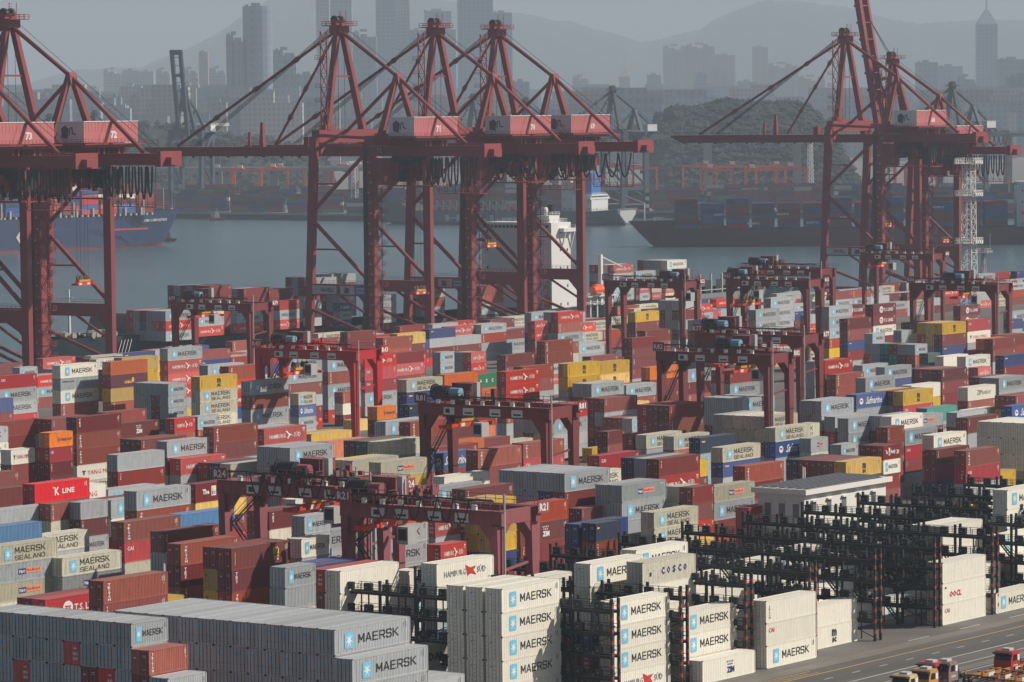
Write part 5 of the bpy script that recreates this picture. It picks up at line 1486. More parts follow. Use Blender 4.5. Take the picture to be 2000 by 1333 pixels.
# red ship on the right
Pr = at_z(1277, 482, -4.5); Pq = at_z(2000, 476, -4.5); d2 = Pr-Pq; an2 = math.atan2(d2[1], d2[0]); d2 /= np.linalg.norm(d2); LR = 290
Rr = ship('container_ship', Pr-d2*(LR-14), an2, LR, 32, 9.6, 14.2, lin((104, 38, 44)), 'dark red hulled container ship with blue and brown boxes crossing at right', boot=lin((96, 34, 40)), tagc='darkred', rake=15)
# its port side faces us: local +y
deckload(Pr-d2*(LR-14), an2, 84, 262, 31, 10.0, 12, 6, rg, 'NNNNbbRNNbx', gap=1.8, lo=5)
deckload(Pr-d2*(LR-14), an2, 10, 56, 31, 10.0, 12, 6, rg, 'NNNbbn', gap=1.8, lo=6)
tower_block(Rr, 66, 79, -12, 12, 9.6, 34, wings=3)
g = MB(); g.tube((69, 12.6, 17.6), (76, 12.6, 17.6), 1.3, 0, 10); g.build('lifeboat', [ORG], Rr)
g = MB(); g.tube((LR-9, 0, 14), (LR-9, 0, 24), .35); g.bar((LR-30, 4, 15), (LR-14, 3, 16), .4, .8)
for x in range(LR-40, LR-10, 5): g.box(x, x+.8, 3, 6, 14, 15.5)
g.build('bow_fittings', [SHW], Rr)
g = MB()
for sx, sz, s in ((104, 15.2, 'KMTC'), (118, 20, 'KMTC'), (134, 12, 'KMTC'), (168, 15, 'KMTC'), (186, 12.3, 'KMTC'), (202, 17, 'KMTC'), (218, 12, 'KMTC'), (236, 17, 'KMTC'), (46, 24, 'KMTC'), (46, 20.6, 'KMTC'), (46, 17.3, 'SINOKOR'), (46, 14, 'SINOKOR')):
    t = font_text(s, .05); w_ = 6.5; g.tri(t, (sx+w_, 15.9, sz), (-w_/t[2], 0, 0), (0, 0, 1.15), 0)
t = font_text('BALTIC WEST', .03); g.tri(t, (LR-28, 11.0, 10.4), (-18/t[2], 2.6/t[2], 0), (0, 0, 1.1), 0)
g.build('deck_cargo_lettering', [INK['white']], Rr)
# pale grey ship at the far quay, stern to the right
Pg = at_z(1215, 440, -4.5); Ph = at_z(760, 437.5, -4.5); d3 = Ph-Pg; an3 = math.atan2(d3[1], d3[0])
Gg = ship('container_ship', Pg-d3/np.linalg.norm(d3)*4, an3, 190, 30, 9.2, 14, lin((86, 98, 106)), 'slate grey ship with blue funnel lying at the far quay behind crane 69', boot=lin((84, 44, 48)), tagc='greyfar', transom=.95)
# local +x runs left in the picture, local -y is away
g = MB(); g.prism([(-11, 9.6), (11, 9.6), (11, 6.8), (3, 1.6), (-3, 1.6), (-11, 6.8)], -.35, -.05, 'x'); rail(g, [(0, -14, 9.2), (0, 14, 9.2), (60, 14.5, 9.2)], 1.5, 0, 2.5, .08)
g.build('transom', [flat('transom_grey', (.42, .43, .42))], Gg)
tower_block(Gg, 20, 34, -11, 12, 9.2, 20, 2); tower_block(Gg, 34, 42, -12, 12, 9.2, 31, 3)
g = MB(); g.box(22, 31, -5, 8, 17, 34); o = g.build('funnel', [flat('funnel_blue', lin((40, 104, 168)))], Gg)
g = MB(); t = font_text('W', .05); g.tri(t, (30.5, 8.06, 26), (-4.5/t[2], 0, 0), (0, 0, 4.5), 0); g.build('funnel_lettering', [CWHT], o)
g = MB(); t = font_text('HAI L', .03); g.tri(t, (128, 15.06, 2.5), (-42/t[2], 0, 0), (0, 0, 4.2), 0); g.build('hull_lettering', [flat('hull_cream2', (.6, .6, .6))], Gg)
g = MB()
for x in range(70, 160, 5): g.bar((x, 14, 9), (x, 14, 16), .25, .25); g.bar((x, 14, 9), (x+5, 14, 16), .15, .15)
g.bar((70, 14, 16), (160, 14, 16), .3, .3); g.bar((70, 14, 12.5), (160, 14, 12.5), .3, .3); g.build('lashing_bridge', [flat('lashing_grey', (.30, .30, .30))], Gg)
# small craft
def tug(px, py, L, label, hc, cab):
    P = at_z(px, py, -4.5); r = empty('harbour_boat', tuple(P), .1, label=label, cat='boat')
    b = MB(); b.prism([(-L/2, 0), (L/2-1.5, 0), (L/2, 1.8), (-L/2, 1.8)], -2.4, 2.4, 'y'); b.build('hull', [hc], r)
    b = MB(); b.box(-L*.2, L*.15, -1.8, 1.8, 1.8, 4.0); b.box(-L*.12, L*.1, -1.4, 1.4, 4.0, 5.8); b.build('cabin', [cab], r)
    b = MB(); b.tube((0, 0, 5.8), (0, 0, 9), .15, 0, 5); b.bar((-1, 0, 7.5), (1, 0, 7.5), .12, .12); b.tube((-L*.3, 0, 1.8), (-L*.3, 0, 4.6), .5); b.build('mast', [cab], r)
    return r
tug(328, 472, 11, 'small dark tug beside the bow of the blue ship', flat('tug_dark', (.035, .04, .045)), flat('tug_grey', (.22, .22, .2)))
tug(424, 431, 12, 'small red hulled launch with white cabin below the far quay', flat('launch_red', lin((130, 50, 50))), CWHT)
Pd = at_z(1960, 572, -4.5); r = empty('work_barge', tuple(Pd), .35, label='dark barge with railings and a slanted boom at the right edge', cat='barge')
b = MB(); b.box(-16, 30, -6, 6, -.3, 2.6); b.build('hull', [flat('barge_dark', (.03, .035, .05))], r)
b = MB()
for zz in (3.2, 5.2, 7.0): b.box(-10, 26, -4, 4, zz, zz+.15); rail(b, [(-10, -4, zz), (26, -4, zz)], 1.1, 0, 2, .07)
b.bar((-6, 0, 3), (-6, 0, 24), .25, .25); b.bar((12, 0, 4), (2, 0, 17), .3, .3); b.build('deck_frame', [flat('barge_grey', (.32, .34, .34))], r)
# ---------------------------------------------------------------- light towers
def lattice_tower(P, Hh, w0, w1, label, plats=(), mat=None):
    r = empty('lattice_tower', tuple(P), RZ, label=label, cat='light tower'); mat = mat or CWHT; g = MB(); n = int(Hh/3.2)
    def cn(t): w = (w0+(w1-w0)*t)/2; return [(-w, -w), (w, -w), (w, w), (-w, w)]
    for i in range(n):
        a, b = i/n, (i+1)/n; A_, B2 = cn(a), cn(b); za, zb = a*Hh, b*Hh
        for k in range(4):
            p, q = A_[k], B2[k]; p2 = A_[(k+1) % 4]; q2 = B2[(k+1) % 4]
            g.bar((*p, za), (*q, zb), .26, .26); g.bar((*p, za), (*q2, zb), .13, .13); g.bar((*p2, za), (*q, zb), .13, .13); g.bar((*q, zb), (*q2, zb), .13, .13)
    g.build('lattice_mast', [mat], r)
    for z in plats:
        g = MB(); w = w1/2+1.9; g.box(-w, w, -w, w, z, z+.25); rail(g, [(-w, -w, z+.2), (w, -w, z+.2), (w, w, z+.2), (-w, w, z+.2), (-w, -w, z+.2)], 1.8, 0, .7, .07)
        for k in (-2, -.7, .7, 2): g.box(k-.4, k+.4, -w-.5, -w, z+.3, z+1.2)
        g.build('lamp_platform', [mat], r)
    return r
Pt = at_z(1893, 632, 0); lattice_tower(Pt, 53, 4.2, 3.0, 'tall white lattice light tower with two railed platforms at right', (26, 41.5, 52))
lattice_tower(at_z(1921, 573, -4.5), 18, 2.4, .8, 'small red topped lattice mast standing over the water at right', (16,), flat('pale_steel', (.4, .38, .38)))
# ---------------------------------------------------------------- far terminal
Q0 = at_z(300, 427, -4.5); Q1 = at_z(760, 435, -4.5); Q2 = at_z(1230, 432, -4.5); Q3 = at_z(2100, 432, -4.5)
far = MB(); qe = [(-1500, Q0[1]+120), (Q0[0], Q0[1]), (Q1[0], Q1[1]+25), (Q2[0]+30, Q2[1]+60), (Q3[0], Q3[1]+60), (1500, Q3[1]+60)]
for (a, b), (c, e) in zip(qe, qe[1:]):
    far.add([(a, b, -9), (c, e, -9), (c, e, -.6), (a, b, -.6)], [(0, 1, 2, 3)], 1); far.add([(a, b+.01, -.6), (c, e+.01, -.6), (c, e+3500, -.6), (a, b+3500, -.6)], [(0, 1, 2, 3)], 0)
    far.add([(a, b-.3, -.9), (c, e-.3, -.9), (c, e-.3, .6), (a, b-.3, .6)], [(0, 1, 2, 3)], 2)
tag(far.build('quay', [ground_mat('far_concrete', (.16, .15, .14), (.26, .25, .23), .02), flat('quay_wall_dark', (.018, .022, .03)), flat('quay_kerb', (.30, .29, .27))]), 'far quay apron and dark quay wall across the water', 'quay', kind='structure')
rs = random.Random(21)
def far_stack(x, y, n, lv, codes, depth=1):
    M = Matrix.Rotation(-RZ, 4, 'Z')
    for i in range(n):
        l = max(1, lv-(rs.random() < .3)-(rs.random() < .2))
        for k in range(l):
            c = rs.choice(codes); p = M @ Vector((x+i*12.7, y, -.6+k*2.6)); mass_container(c, 40, 2.59, tuple(p), -RZ, detail=False)
def yq(x): return np.interp(x, [q[0] for q in qe], [q[1] for q in qe])
fx = -330
while fx < 420:
    for row in range(5):
        if fx > -60 and fx < 70 and row == 0: continue
        far_stack(fx, yq(fx)+30+row*45, 3, rs.choice((4, 5, 6, 6, 7)) if row else rs.choice((3, 4, 5, 5)), 'NNnnbxRNnGjxbbuNng')
    # door-end columns
    for k in range(rs.choice((4, 5, 6))): mass_container(rs.choice('wNbGYRgnnxN'), 20, 2.59, tuple(Matrix.Rotation(-RZ, 4, 'Z') @ Vector((fx+39.5, yq(fx)+30, -.6+2.6*k))), -RZ+math.pi/2, detail=False)
    fx += 43
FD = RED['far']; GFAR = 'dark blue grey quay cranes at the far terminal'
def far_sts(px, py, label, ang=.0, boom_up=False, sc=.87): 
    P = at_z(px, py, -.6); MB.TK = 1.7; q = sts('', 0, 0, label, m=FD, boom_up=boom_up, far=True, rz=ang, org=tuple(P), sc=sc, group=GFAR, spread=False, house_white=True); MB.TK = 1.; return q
# towards the water from the far quay is -y: local +y must point to -Y, so rotate by pi (plus a little)
far_sts(1262, 412, 'far slate crane with pale machinery house left of the wooded hill', math.pi-.95)
far_sts(1925, 408, 'far slate crane with pale machinery house at right behind crane 68', math.pi-.95)
far_sts(416, 407, 'far slate crane with its boom raised like a tall ladder', math.pi-.35, True, .9)
far_sts(985, 406, 'far slate crane between red cranes 70 and 71', math.pi-.95, sc=.83)
far_sts(1085, 406, 'far slate crane just behind red crane 69', math.pi-.95, sc=.80)
far_sts(240, 412, 'far slate crane behind the house of crane 72', math.pi-.95, sc=.74)
far_sts(150, 412, 'far slate crane behind the left edge of crane 72', math.pi-.95, sc=.72)
far_sts(30, 410, 'far slate crane behind crane 73', math.pi-.95, sc=.76)
def far_rtg(px, py, dy, ztop, k):
    P = at_z(px, py, -.6); P = P+np.array([0, 0, 0]); r = empty('gantry_crane', tuple(P), 0, label=k, cat='gantry crane', group='small orange red gantry cranes at the far terminal'); m = RED['farred']; W2, D = 23., 8.
    for x in (0, W2):
        for y in (0, D): g = MB(); g.bar((x, y, 0), (x, y, ztop), 1.7, 1.5); g.build('leg', [m], r)
    for y in (0, D): g = MB(); g.box(-1, W2+1, y-.6, y+.6, ztop, ztop+1.8); g.build('girder', [m], r)
    t = W2*dy; g = MB(); g.box(t-3, t+3, -.5, D+.5, ztop+2, ztop+2.8, 0); g.box(t-2, t+2, 1, D-1, ztop+2.8, ztop+5, 1); g.box(t-6, t-3, 2, 6, ztop+2.2, ztop+3.4, 0); g.box(t-1.5, t+1.5, -1.5, 1, ztop-3, ztop-.5, 2); g.build('trolley', [m, CWHT, CBLK], r)
fr = [(452, 402, .3, 26), (540, 392, .15, 25), (596, 392, .4, 25), (640, 396, .6, 27), (700, 396, .5, 27), (1335, 386, .8, 24), (1370, 398, .3, 24), (1400, 388, .55, 24), (1458, 398, .2, 24), (1478, 388, .7, 24), (760, 396, .4, 26), (1178, 398, .5, 27), (1770, 398, .4, 25), (2010, 398, .5, 25), (402, 396, .4, 25), (505, 398, .5, 26), (735, 388, .3, 25), (1225, 396, .5, 25), (1515, 398, .5, 25), (1690, 392, .5, 26)]
FRL = ['with green boxes to its right', 'first left of leg of crane 71', 'nearest left of crane 71', 'seen between the legs of crane 71', 'right of the far side leg of crane 71', 'leftmost below the wooded hill', 'front one of the left pair below the wooded hill', 'right one of the left group below the wooded hill', 'front one of the right pair below the wooded hill', 'rightmost below the wooded hill', 'behind the trolley of crane 71', 'beside the blue funnel', 'behind crane 68', 'at the right edge', 'behind the ladder like crane', 'just left of the pair left of crane 71', 'between the leg and trolley of crane 71', 'just left of the group below the wooded hill', 'right of the white lattice tower below the hill', 'between the legs of crane 68']
for (x, y, d_, z), l in zip(fr, FRL): far_rtg(x, y, d_, z, 'small far orange red gantry crane, '+l)
lattice_tower(at_z(1583, 392, -.6), 50, 4, 2.5, 'thin white lattice tower in front of the wooded hill', (46,)); lattice_tower(at_z(694, 412, -.6), 36, 4, 3, 'short white lattice tower behind the sea legs of crane 71', (34,)); lattice_tower(at_z(1030, 412, -.6), 52, 4, 3, 'white lattice tower behind crane 70', (48,))
# ---------------------------------------------------------------- elevated road, wooded hills
con = paint('viaduct_concrete', (.30, .30, .29), .8, dirt=.3, rust=0, dust=0)
def viaduct(name, pts, zt, piers, label):
    r = empty(name, (0, 0, 0), label=label, cat='elevated road'); g = MB()
    for a, b in zip(pts, pts[1:]): g.bar((a[0], a[1], zt), (b[0], b[1], zt), 14, 3.2)
    for a, b in zip(pts, pts[1:]): rail(g, [(a[0], a[1]-7, zt+1.6), (b[0], b[1]-7, zt+1.6)], 1.2, 0, 12, .12)
    g.build('deck', [con], r)
    for (x, y) in piers: g = MB(); g.box(x-3.2, x+3.2, y-3, y+3, -1, zt-1.6); g.build('pier', [con], r)
    g = MB(); a = np.array(pts[0], float); b = np.array(pts[-1], float); n = 18
    for i in range(n): p = a+(b-a)*i/n; g.tube((p[0], p[1]-6, zt), (p[0], p[1]-6, zt+13), .16, 0, 5); g.bar((p[0], p[1]-6, zt+13), (p[0]+2.5, p[1]-6, zt+13.2), .2, .2)
    g.build('lamp_post', [con], r)
y = 3150
def X(px): return (px-1000)/F*y
viaduct('viaduct', [(X(1240), y+60), (X(1500), y), (X(1750), y), (X(2150), y-50)], 47, [(X(1388), y+20), (X(1560), y), (X(1965), y-20), (X(1800), y)], 'pale concrete viaduct on tall piers crossing in front of the wooded hill')
viaduct('viaduct', [(X(-80), y), (X(350), y), (X(640), y-60), (X(780), y-90)], 26, [(X(545), y-40), (X(430), y), (X(700), y-80)], 'curved pale viaduct crossing behind crane 71')
def hill_mat(name, c1, c2, s=.05):
    m = bpy.data.materials.new(name); m.use_nodes = True; t = m.node_tree; N = t.nodes; L = t.links; b = N['Principled BSDF']; b.inputs['Roughness'].default_value = .9
    tc = N.new('ShaderNodeTexCoord'); n = N.new('ShaderNodeTexNoise'); n.inputs['Scale'].default_value = s; n.inputs['Detail'].default_value = 10; n.inputs['Roughness'].default_value = .7; L.new(tc.outputs['Object'], n.inputs['Vector'])
    r = N.new('ShaderNodeValToRGB'); r.color_ramp.elements[0].position = .38; r.color_ramp.elements[1].position = .66; r.color_ramp.elements[0].color = (*c1, 1); r.color_ramp.elements[1].color = (*c2, 1); L.new(n.outputs[0], r.inputs[0]); L.new(r.outputs[0], b.inputs['Base Color']); return m
def ridge(name, prof, y0, depth, mat, label, cat, kind, nx=220, ny=26, rough=6., seed=1, foot=None):
    """prof: list of (px, py) of the skyline; terrain with its crest at distance y0, sloping down both ways"""
    rn = np.random.RandomState(seed); xs = np.linspace(prof[0][0], prof[-1][0], nx); ys = np.interp(xs, [p[0] for p in prof], [p[1] for p in prof])
    top_ = np.array([at_y(a, b, y0) for a, b in zip(xs, ys)]); b = MB(); ph = rn.rand(12)*9; vs = []
    ts = np.linspace(-1, 1, ny)
    nz = rn.rand(ny, nx)
    for j, t in enumerate(ts):
        for i in range(nx):
            x = top_[i, 0]; yy = y0+t*depth; sh = 1-abs(t)**1.5
            w_ = sum(math.sin(x*k*1.7/depth*8+ph[q]+t*k*2.1)*math.cos(t*k*3+ph[q+4]) for q, k in enumerate((1, 2.3, 4.1, 7.7)))/4
            z = -1+(top_[i, 2]+1)*max(0, sh)*(1-.16*abs(w_)*min(1, abs(t)*3))+(nz[j, i]-.5)*rough*(abs(t) < .98)
            vs.append((x, yy, z))
    fs = [(j*nx+i, j*nx+i+1, (j+1)*nx+i+1, (j+1)*nx+i) for j in range(ny-1) for i in range(nx-1)]
    b.add(vs, fs, 0); o = b.build(name, [mat]); o.data.polygons.foreach_set('use_smooth', [True]*len(fs)); return tag(o, label, cat, kind=kind)
gm = hill_mat('wood_green', (.004, .009, .006), (.012, .022, .011), .05); gm2 = hill_mat('mountain_green', (.018, .028, .022), (.035, .048, .035), .004)
def canopy(hill, prof, y0, depth, n, seed, label, name):
    rn = random.Random(seed); b = MB()
    base = [(0, 0, 1.2), (1, 0, .35), (.5, .87, .5), (-.5, .87, .3), (-1, 0, .45), (-.5, -.87, .35), (.5, -.87, .5), (0, 0, -.6)]
    fc = [(0, 1, 2), (0, 2, 3), (0, 3, 4), (0, 4, 5), (0, 5, 6), (0, 6, 1), (7, 2, 1), (7, 3, 2), (7, 4, 3), (7, 5, 4), (7, 6, 5), (7, 1, 6)]
    vs = hill.data.vertices
    nn = len(vs)
    for k in range(n):
        v = vs[rn.randrange(nn)].co
        if v.y > y0+depth*.12 or v.z < 2: continue
        for q in range(3):
            s = rn.uniform(1.6, 4.2); x, y_, z = v.x+rn.uniform(-5, 5), v.y+rn.uniform(-7, 7), v.z+rn.uniform(-1.5, 2.5); a = rn.uniform(0, 6)
            ca, sa = math.cos(a)*s, math.sin(a)*s
            b.add([(x+p[0]*ca-p[1]*sa*rn.uniform(.7, 1.2), y_+p[0]*sa+p[1]*ca, z+p[2]*s*rn.uniform(.6, 1.1)) for p in base], fc, 0 if rn.random() < .7 else 1)
    tag(b.build(name, [gm, hill_mat('leaf_light_'+str(seed), (.007, .014, .007), (.018, .030, .014), .08)]), label, 'wood', kind='stuff')
pf = [(1272, 300), (1292, 232), (1325, 215), (1370, 218), (1400, 207), (1430, 204), (1470, 212), (1530, 208), (1570, 214), (1590, 230), (1606, 255), (1630, 300)]
h1 = ridge('wooded_hill', pf, 3500, 260, gm, 'dark green wooded hill beyond the far terminal', 'hill', 'structure', 160, 30, 4, 3); canopy(h1, pf, 3500, 260, 7000, 5, 'dense dark green treetops covering the hill beyond the terminal', 'hillside_wood')
pf = [(120, 300), (200, 262), (270, 246), (330, 250), (400, 262), (470, 268), (560, 284), (640, 310)]
h2 = ridge('wooded_hill', pf, 3700, 200, gm, 'low green wooded knoll behind crane 72', 'hill', 'structure', 120, 20, 4, 8); canopy(h2, pf, 3700, 200, 900, 6, 'dense green treetops on the low knoll at left', 'knoll_wood')
m1 = [(-200, 190), (0, 190), (60, 176), (110, 150), (160, 136), (230, 133), (290, 131), (330, 112), (380, 92), (430, 66), (480, 30), (530, -20), (700, -60), (850, -30), (930, 12), (985, 24), (1040, 28), (1080, 40), (1120, 42), (1160, 57), (1200, 66), (1250, 82), (1290, 76), (1330, 66), (1365, 58), (1400, 36), (1440, 18), (1485, 2), (1540, 2), (1600, 8), (1650, 14), (1700, 26), (1740, 40), (1790, 46), (1850, 42), (1920, 38), (2000, 40), (2200, 40)]
ridge('mountains', [(a_, max(b_, -2)) for a_, b_ in m1], 18500, 3800, gm2, 'hazy blue grey mountain ridge across the whole horizon', 'mountains', 'structure', 400, 40, 7, 12)
# ---------------------------------------------------------------- the city in the haze
def facade(name, wall, glass, nx_, nz_):
    m = bpy.data.materials.new(name); m.use_nodes = True; t = m.node_tree; N = t.nodes; L = t.links; b = N['Principled BSDF']; b.inputs['Roughness'].default_value = .6
    tc = N.new('ShaderNodeTexCoord'); sp = N.new('ShaderNodeSeparateXYZ'); L.new(tc.outputs['Object'], sp.inputs[0]); ad = N.new('ShaderNodeMath'); ad.operation = 'ADD'; L.new(sp.outputs[0], ad.inputs[0]); L.new(sp.outputs[1], ad.inputs[1])
    def band(src, per, lo):
        a = N.new('ShaderNodeMath'); a.operation = 'DIVIDE'; a.inputs[1].default_value = per; L.new(src, a.inputs[0]); f = N.new('ShaderNodeMath'); f.operation = 'FRACT'; L.new(a.outputs[0], f.inputs[0]); g_ = N.new('ShaderNodeMath'); g_.operation = 'GREATER_THAN'; g_.inputs[1].default_value = lo; L.new(f.outputs[0], g_.inputs[0]); return g_.outputs[0]
    mu = N.new('ShaderNodeMath'); mu.operation = 'MULTIPLY'; L.new(band(ad.outputs[0], nx_, .45), mu.inputs[0]); L.new(band(sp.outputs[2], nz_, .4), mu.inputs[1])
    mx = N.new('ShaderNodeMix'); mx.data_type = 'RGBA'; mx.inputs['A'].default_value = (*wall, 1); mx.inputs['B'].default_value = (*glass, 1); L.new(mu.outputs[0], mx.inputs['Factor']); L.new(mx.outputs['Result'], b.inputs['Base Color']); return m
FAC = {'res': facade('facade_residential', (.34, .31, .29), (.22, .21, .21), 7, 6), 'glass': facade('facade_glass', (.30, .36, .44), (.21, .26, .34), 9, 8), 'pale': facade('facade_pale', (.46, .42, .38), (.30, .28, .26), 6, 7), 'warm': facade('facade_warm', (.42, .32, .25), (.28, .22, .18), 8, 7), 'dark': facade('facade_dark', (.21, .25, .32), (.15, .18, .24), 10, 12)}
def building(px0, px1, py, y, style, label, kind='slab', d=None, name='tower_block', group='high rise buildings in the haze'):
    y = 4800+(y-4700)*1.35
    a = at_y(px0, py, y); b = at_y(px1, py, y); w = b[0]-a[0]; d = d or max(22, w*.7); zt = (a[2]+b[2])/2; m = FAC[style]
    r = empty(name, (a[0], y, 0), label=label, cat='building', group=group)
    g = MB()
    if kind == 'comb':
        n = max(2, int(w/14)); s = w/n
        for i in range(n): g.box(i*s+.5, (i+1)*s-2.5, -4, d, -1, zt-(i % 3)*5)
        g.box(0, w, 0, d-2, -1, zt-10)
    elif kind == 'step':
        g.box(0, w, 0, d, -1, zt*.86); g.box(w*.12, w*.88, 3, d-3, zt*.86, zt)
    elif kind == 'round':
        n = 16; po = [(w/2+w/2*math.cos(2*math.pi*k/n), d/2+d/2*math.sin(2*math.pi*k/n)) for k in range(n)]; g.prism(po, -1, zt, 'z')
    elif kind == 'spire':
        g.box(w*.08, w*.92, 0, d, -1, zt*.80); g.add([(w*.08, 0, zt*.80), (w*.92, 0, zt*.80), (w*.92, d, zt*.80), (w*.08, d, zt*.80), (w*.42, d*.4, zt*.90), (w*.58, d*.4, zt*.90), (w*.58, d*.6, zt*.90), (w*.42, d*.6, zt*.90)], [(0, 1, 5, 4), (1, 2, 6, 5), (2, 3, 7, 6), (3, 0, 4, 7), (4, 5, 6, 7)], 0); g.tube((w*.5, d*.5, zt*.9), (w*.5, d*.5, zt*1.14), w*.035, 0, 6)
    else: g.box(0, w, 0, d, -1, zt)
    g.build('tower', [m], r)
    g = MB()
    if kind not in ('spire',):
        g.box(w*.3, w*.6, d*.3, d*.7, zt, zt+5); g.box(w*.1, w*.2, d*.3, d*.6, zt, zt+3); g.build('roof_plant', [m], r)
    return r
BL = [(441, 472, 68, 5600, 'dark', 'comb', 'stepped dark blue tower left of the round topped one'), (472, 530, 12, 5600, 'dark', 'round', 'tall dark round topped twin tower left of crane 71'),
 (533, 578, 98, 5900, 'dark', 'comb', 'blue residential slab right of the round topped tower'), (575, 625, 146, 5900, 'dark', 'slab', 'lower wide blue block behind the stay of crane 71'),
 (616, 642, -60, 7200, 'pale', 'slab', 'very tall pale striped tower left of the crane 71 mast'), (644, 686, -40, 7300, 'glass', 'slab', 'very tall glass tower behind the crane 71 mast'),
 (688, 735, 62, 6600, 'dark', 'comb', 'dark stepped block right of the crane 71 mast'), (733, 774, -30, 7000, 'glass', 'slab', 'tall glass tower between cranes 71 and 70, darker left one'), (774, 799, -22, 7010, 'pale', 'slab', 'tall pale striped tower between cranes 71 and 70'),
 (799, 830, 60, 6900, 'dark', 'slab', 'medium blue tower left of the crane 70 mast'), (820, 890, 22, 7300, 'glass', 'step', 'broad glass tower behind the crane 70 mast'), (892, 962, -70, 7000, 'glass', 'slab', 'tallest broad blue tower between cranes 70 and 69'),
 (960, 1000, 25, 7400, 'dark', 'slab', 'blue tower directly behind crane 69 mast'), (1000, 1034, 160, 6000, 'glass', 'slab', 'low glass block right of the crane 69 mast'), (1106, 1158, 187, 5200, 'glass', 'slab', 'pale framed low block left of the far slate crane'),
 (1202, 1292, 183, 4900, 'dark', 'slab', 'broad dark blue block behind the far slate crane'), (1160, 1205, 200, 5600, 'dark', 'slab', 'low blue block left of the broad dark one'),
 (1296, 1342, 90, 8600, 'pale', 'comb', 'pale tower cluster in the haze below the saddle, left'), (1342, 1396, 87, 8600, 'pale', 'comb', 'pale tower cluster in the haze below the saddle, right'), (1396, 1436, 108, 8800, 'res', 'slab', 'pale low slab right of the hazy cluster'),
 (1207, 1232, 120, 8000, 'pale', 'spire', 'pointed pale tower in the haze above the far slate crane'), (1260, 1295, 147, 7600, 'dark', 'step', 'blue tower with a pale crown right of the pointed one'), (1118, 1150, 150, 7800, 'pale', 'comb', 'faint pale tower group above crane 69 house'),
 (1355, 1385, 145, 7000, 'glass', 'step', 'small twin peaked glass tower above the wooded hill'), (1388, 1432, 130, 8200, 'res', 'comb', 'faint residential group above the wooded hill'), (1470, 1500, 92, 8800, 'pale', 'slab', 'faint pale tower above the hill, left of crane 68'),
 (1500, 1560, 125, 8600, 'res', 'comb', 'faint residential slab left of the crane 68 mast'), (1560, 1612, 150, 8200, 'res', 'comb', 'faint lower residential slab beside the crane 68 mast'),
 (1905, 1952, -8, 7400, 'glass', 'spire', 'tall hazy tower with pyramid top and spire at right'), (1790, 1832, 122, 7000, 'dark', 'slab', 'blue slab left of the right far slate crane'), (1832, 1880, 130, 7400, 'glass', 'slab', 'lower blue slab beside it'),
 (1950, 2010, 116, 6800, 'dark', 'slab', 'broad blue slab with a red sign at the right edge'), (1870, 1906, 150, 6600, 'dark', 'comb', 'blue residential block left of the pyramid topped tower'), (1970, 2040, 150, 5400, 'dark', 'slab', 'nearer blue block at the right edge'),
 (388, 406, 102, 7400, 'warm', 'slab', 'slim pinkish tower left of the round topped towers'), (356, 386, 135, 7600, 'res', 'comb', 'pale residential row left of the slim pinkish tower'), (408, 440, 134, 7200, 'pale', 'comb', 'pale residential row right of the slim pinkish tower'),
 (202, 238, 136, 8200, 'pale', 'comb', 'faint pale residential group, left'), (238, 272, 138, 8200, 'res', 'slab', 'faint residential slab, left'), (272, 300, 140, 8000, 'pale', 'slab', 'faint pale slab, left of the ladder like crane'), (305, 332, 136, 7900, 'res', 'comb', 'faint comb shaped block right above the ladder like crane'),
 (234, 276, 169, 5600, 'pale', 'slab', 'cream horizontal banded block left of the ladder like crane'), (250, 275, 190, 5200, 'warm', 'slab', 'orange brown mid rise block, left'), (282, 306, 195, 5000, 'pale', 'step', 'cream stepped mid rise block, left'), (228, 254, 212, 4700, 'glass', 'slab', 'low glass fronted block with triangular sign, left'),
 (306, 356, 192, 5000, 'dark', 'slab', 'dark banded block behind the ladder like crane'), (212, 236, 190, 5300, 'dark', 'slab', 'slim dark block, left'), (74, 100, 188, 5400, 'dark', 'slab', 'square dark block behind the crane 72 stays'), (30, 60, 170, 7000, 'res', 'slab', 'faint slab behind crane 73'), (120, 150, 176, 6800, 'res', 'comb', 'faint residential row behind the crane 72 brace'), (410, 442, 200, 4900, 'res', 'slab', 'mid rise blocks left of the dark twin tower base'),
 (356, 408, 160, 6200, 'res', 'comb', 'hazy mid rise row in front of the slim pinkish tower'), (165, 200, 200, 5200, 'res', 'slab', 'mid rise block behind the roof of crane 72 house'), (490, 560, 150, 6300, 'dark', 'slab', 'blue slab between the tower and crane 71'), (1040, 1100, 215, 5000, 'dark', 'slab', 'low blue block behind crane 69 house'), (1620, 1700, 190, 6800, 'res', 'comb', 'faint block behind the crane 68 mast legs'), (1440, 1480, 160, 7600, 'res', 'slab', 'faint slab above the middle of the wooded hill'), (1720, 1780, 170, 7200, 'res', 'slab', 'faint slab behind the raised boom')]
for q in BL: building(q[0], q[1], q[2], q[3], q[4], q[6], q[5])
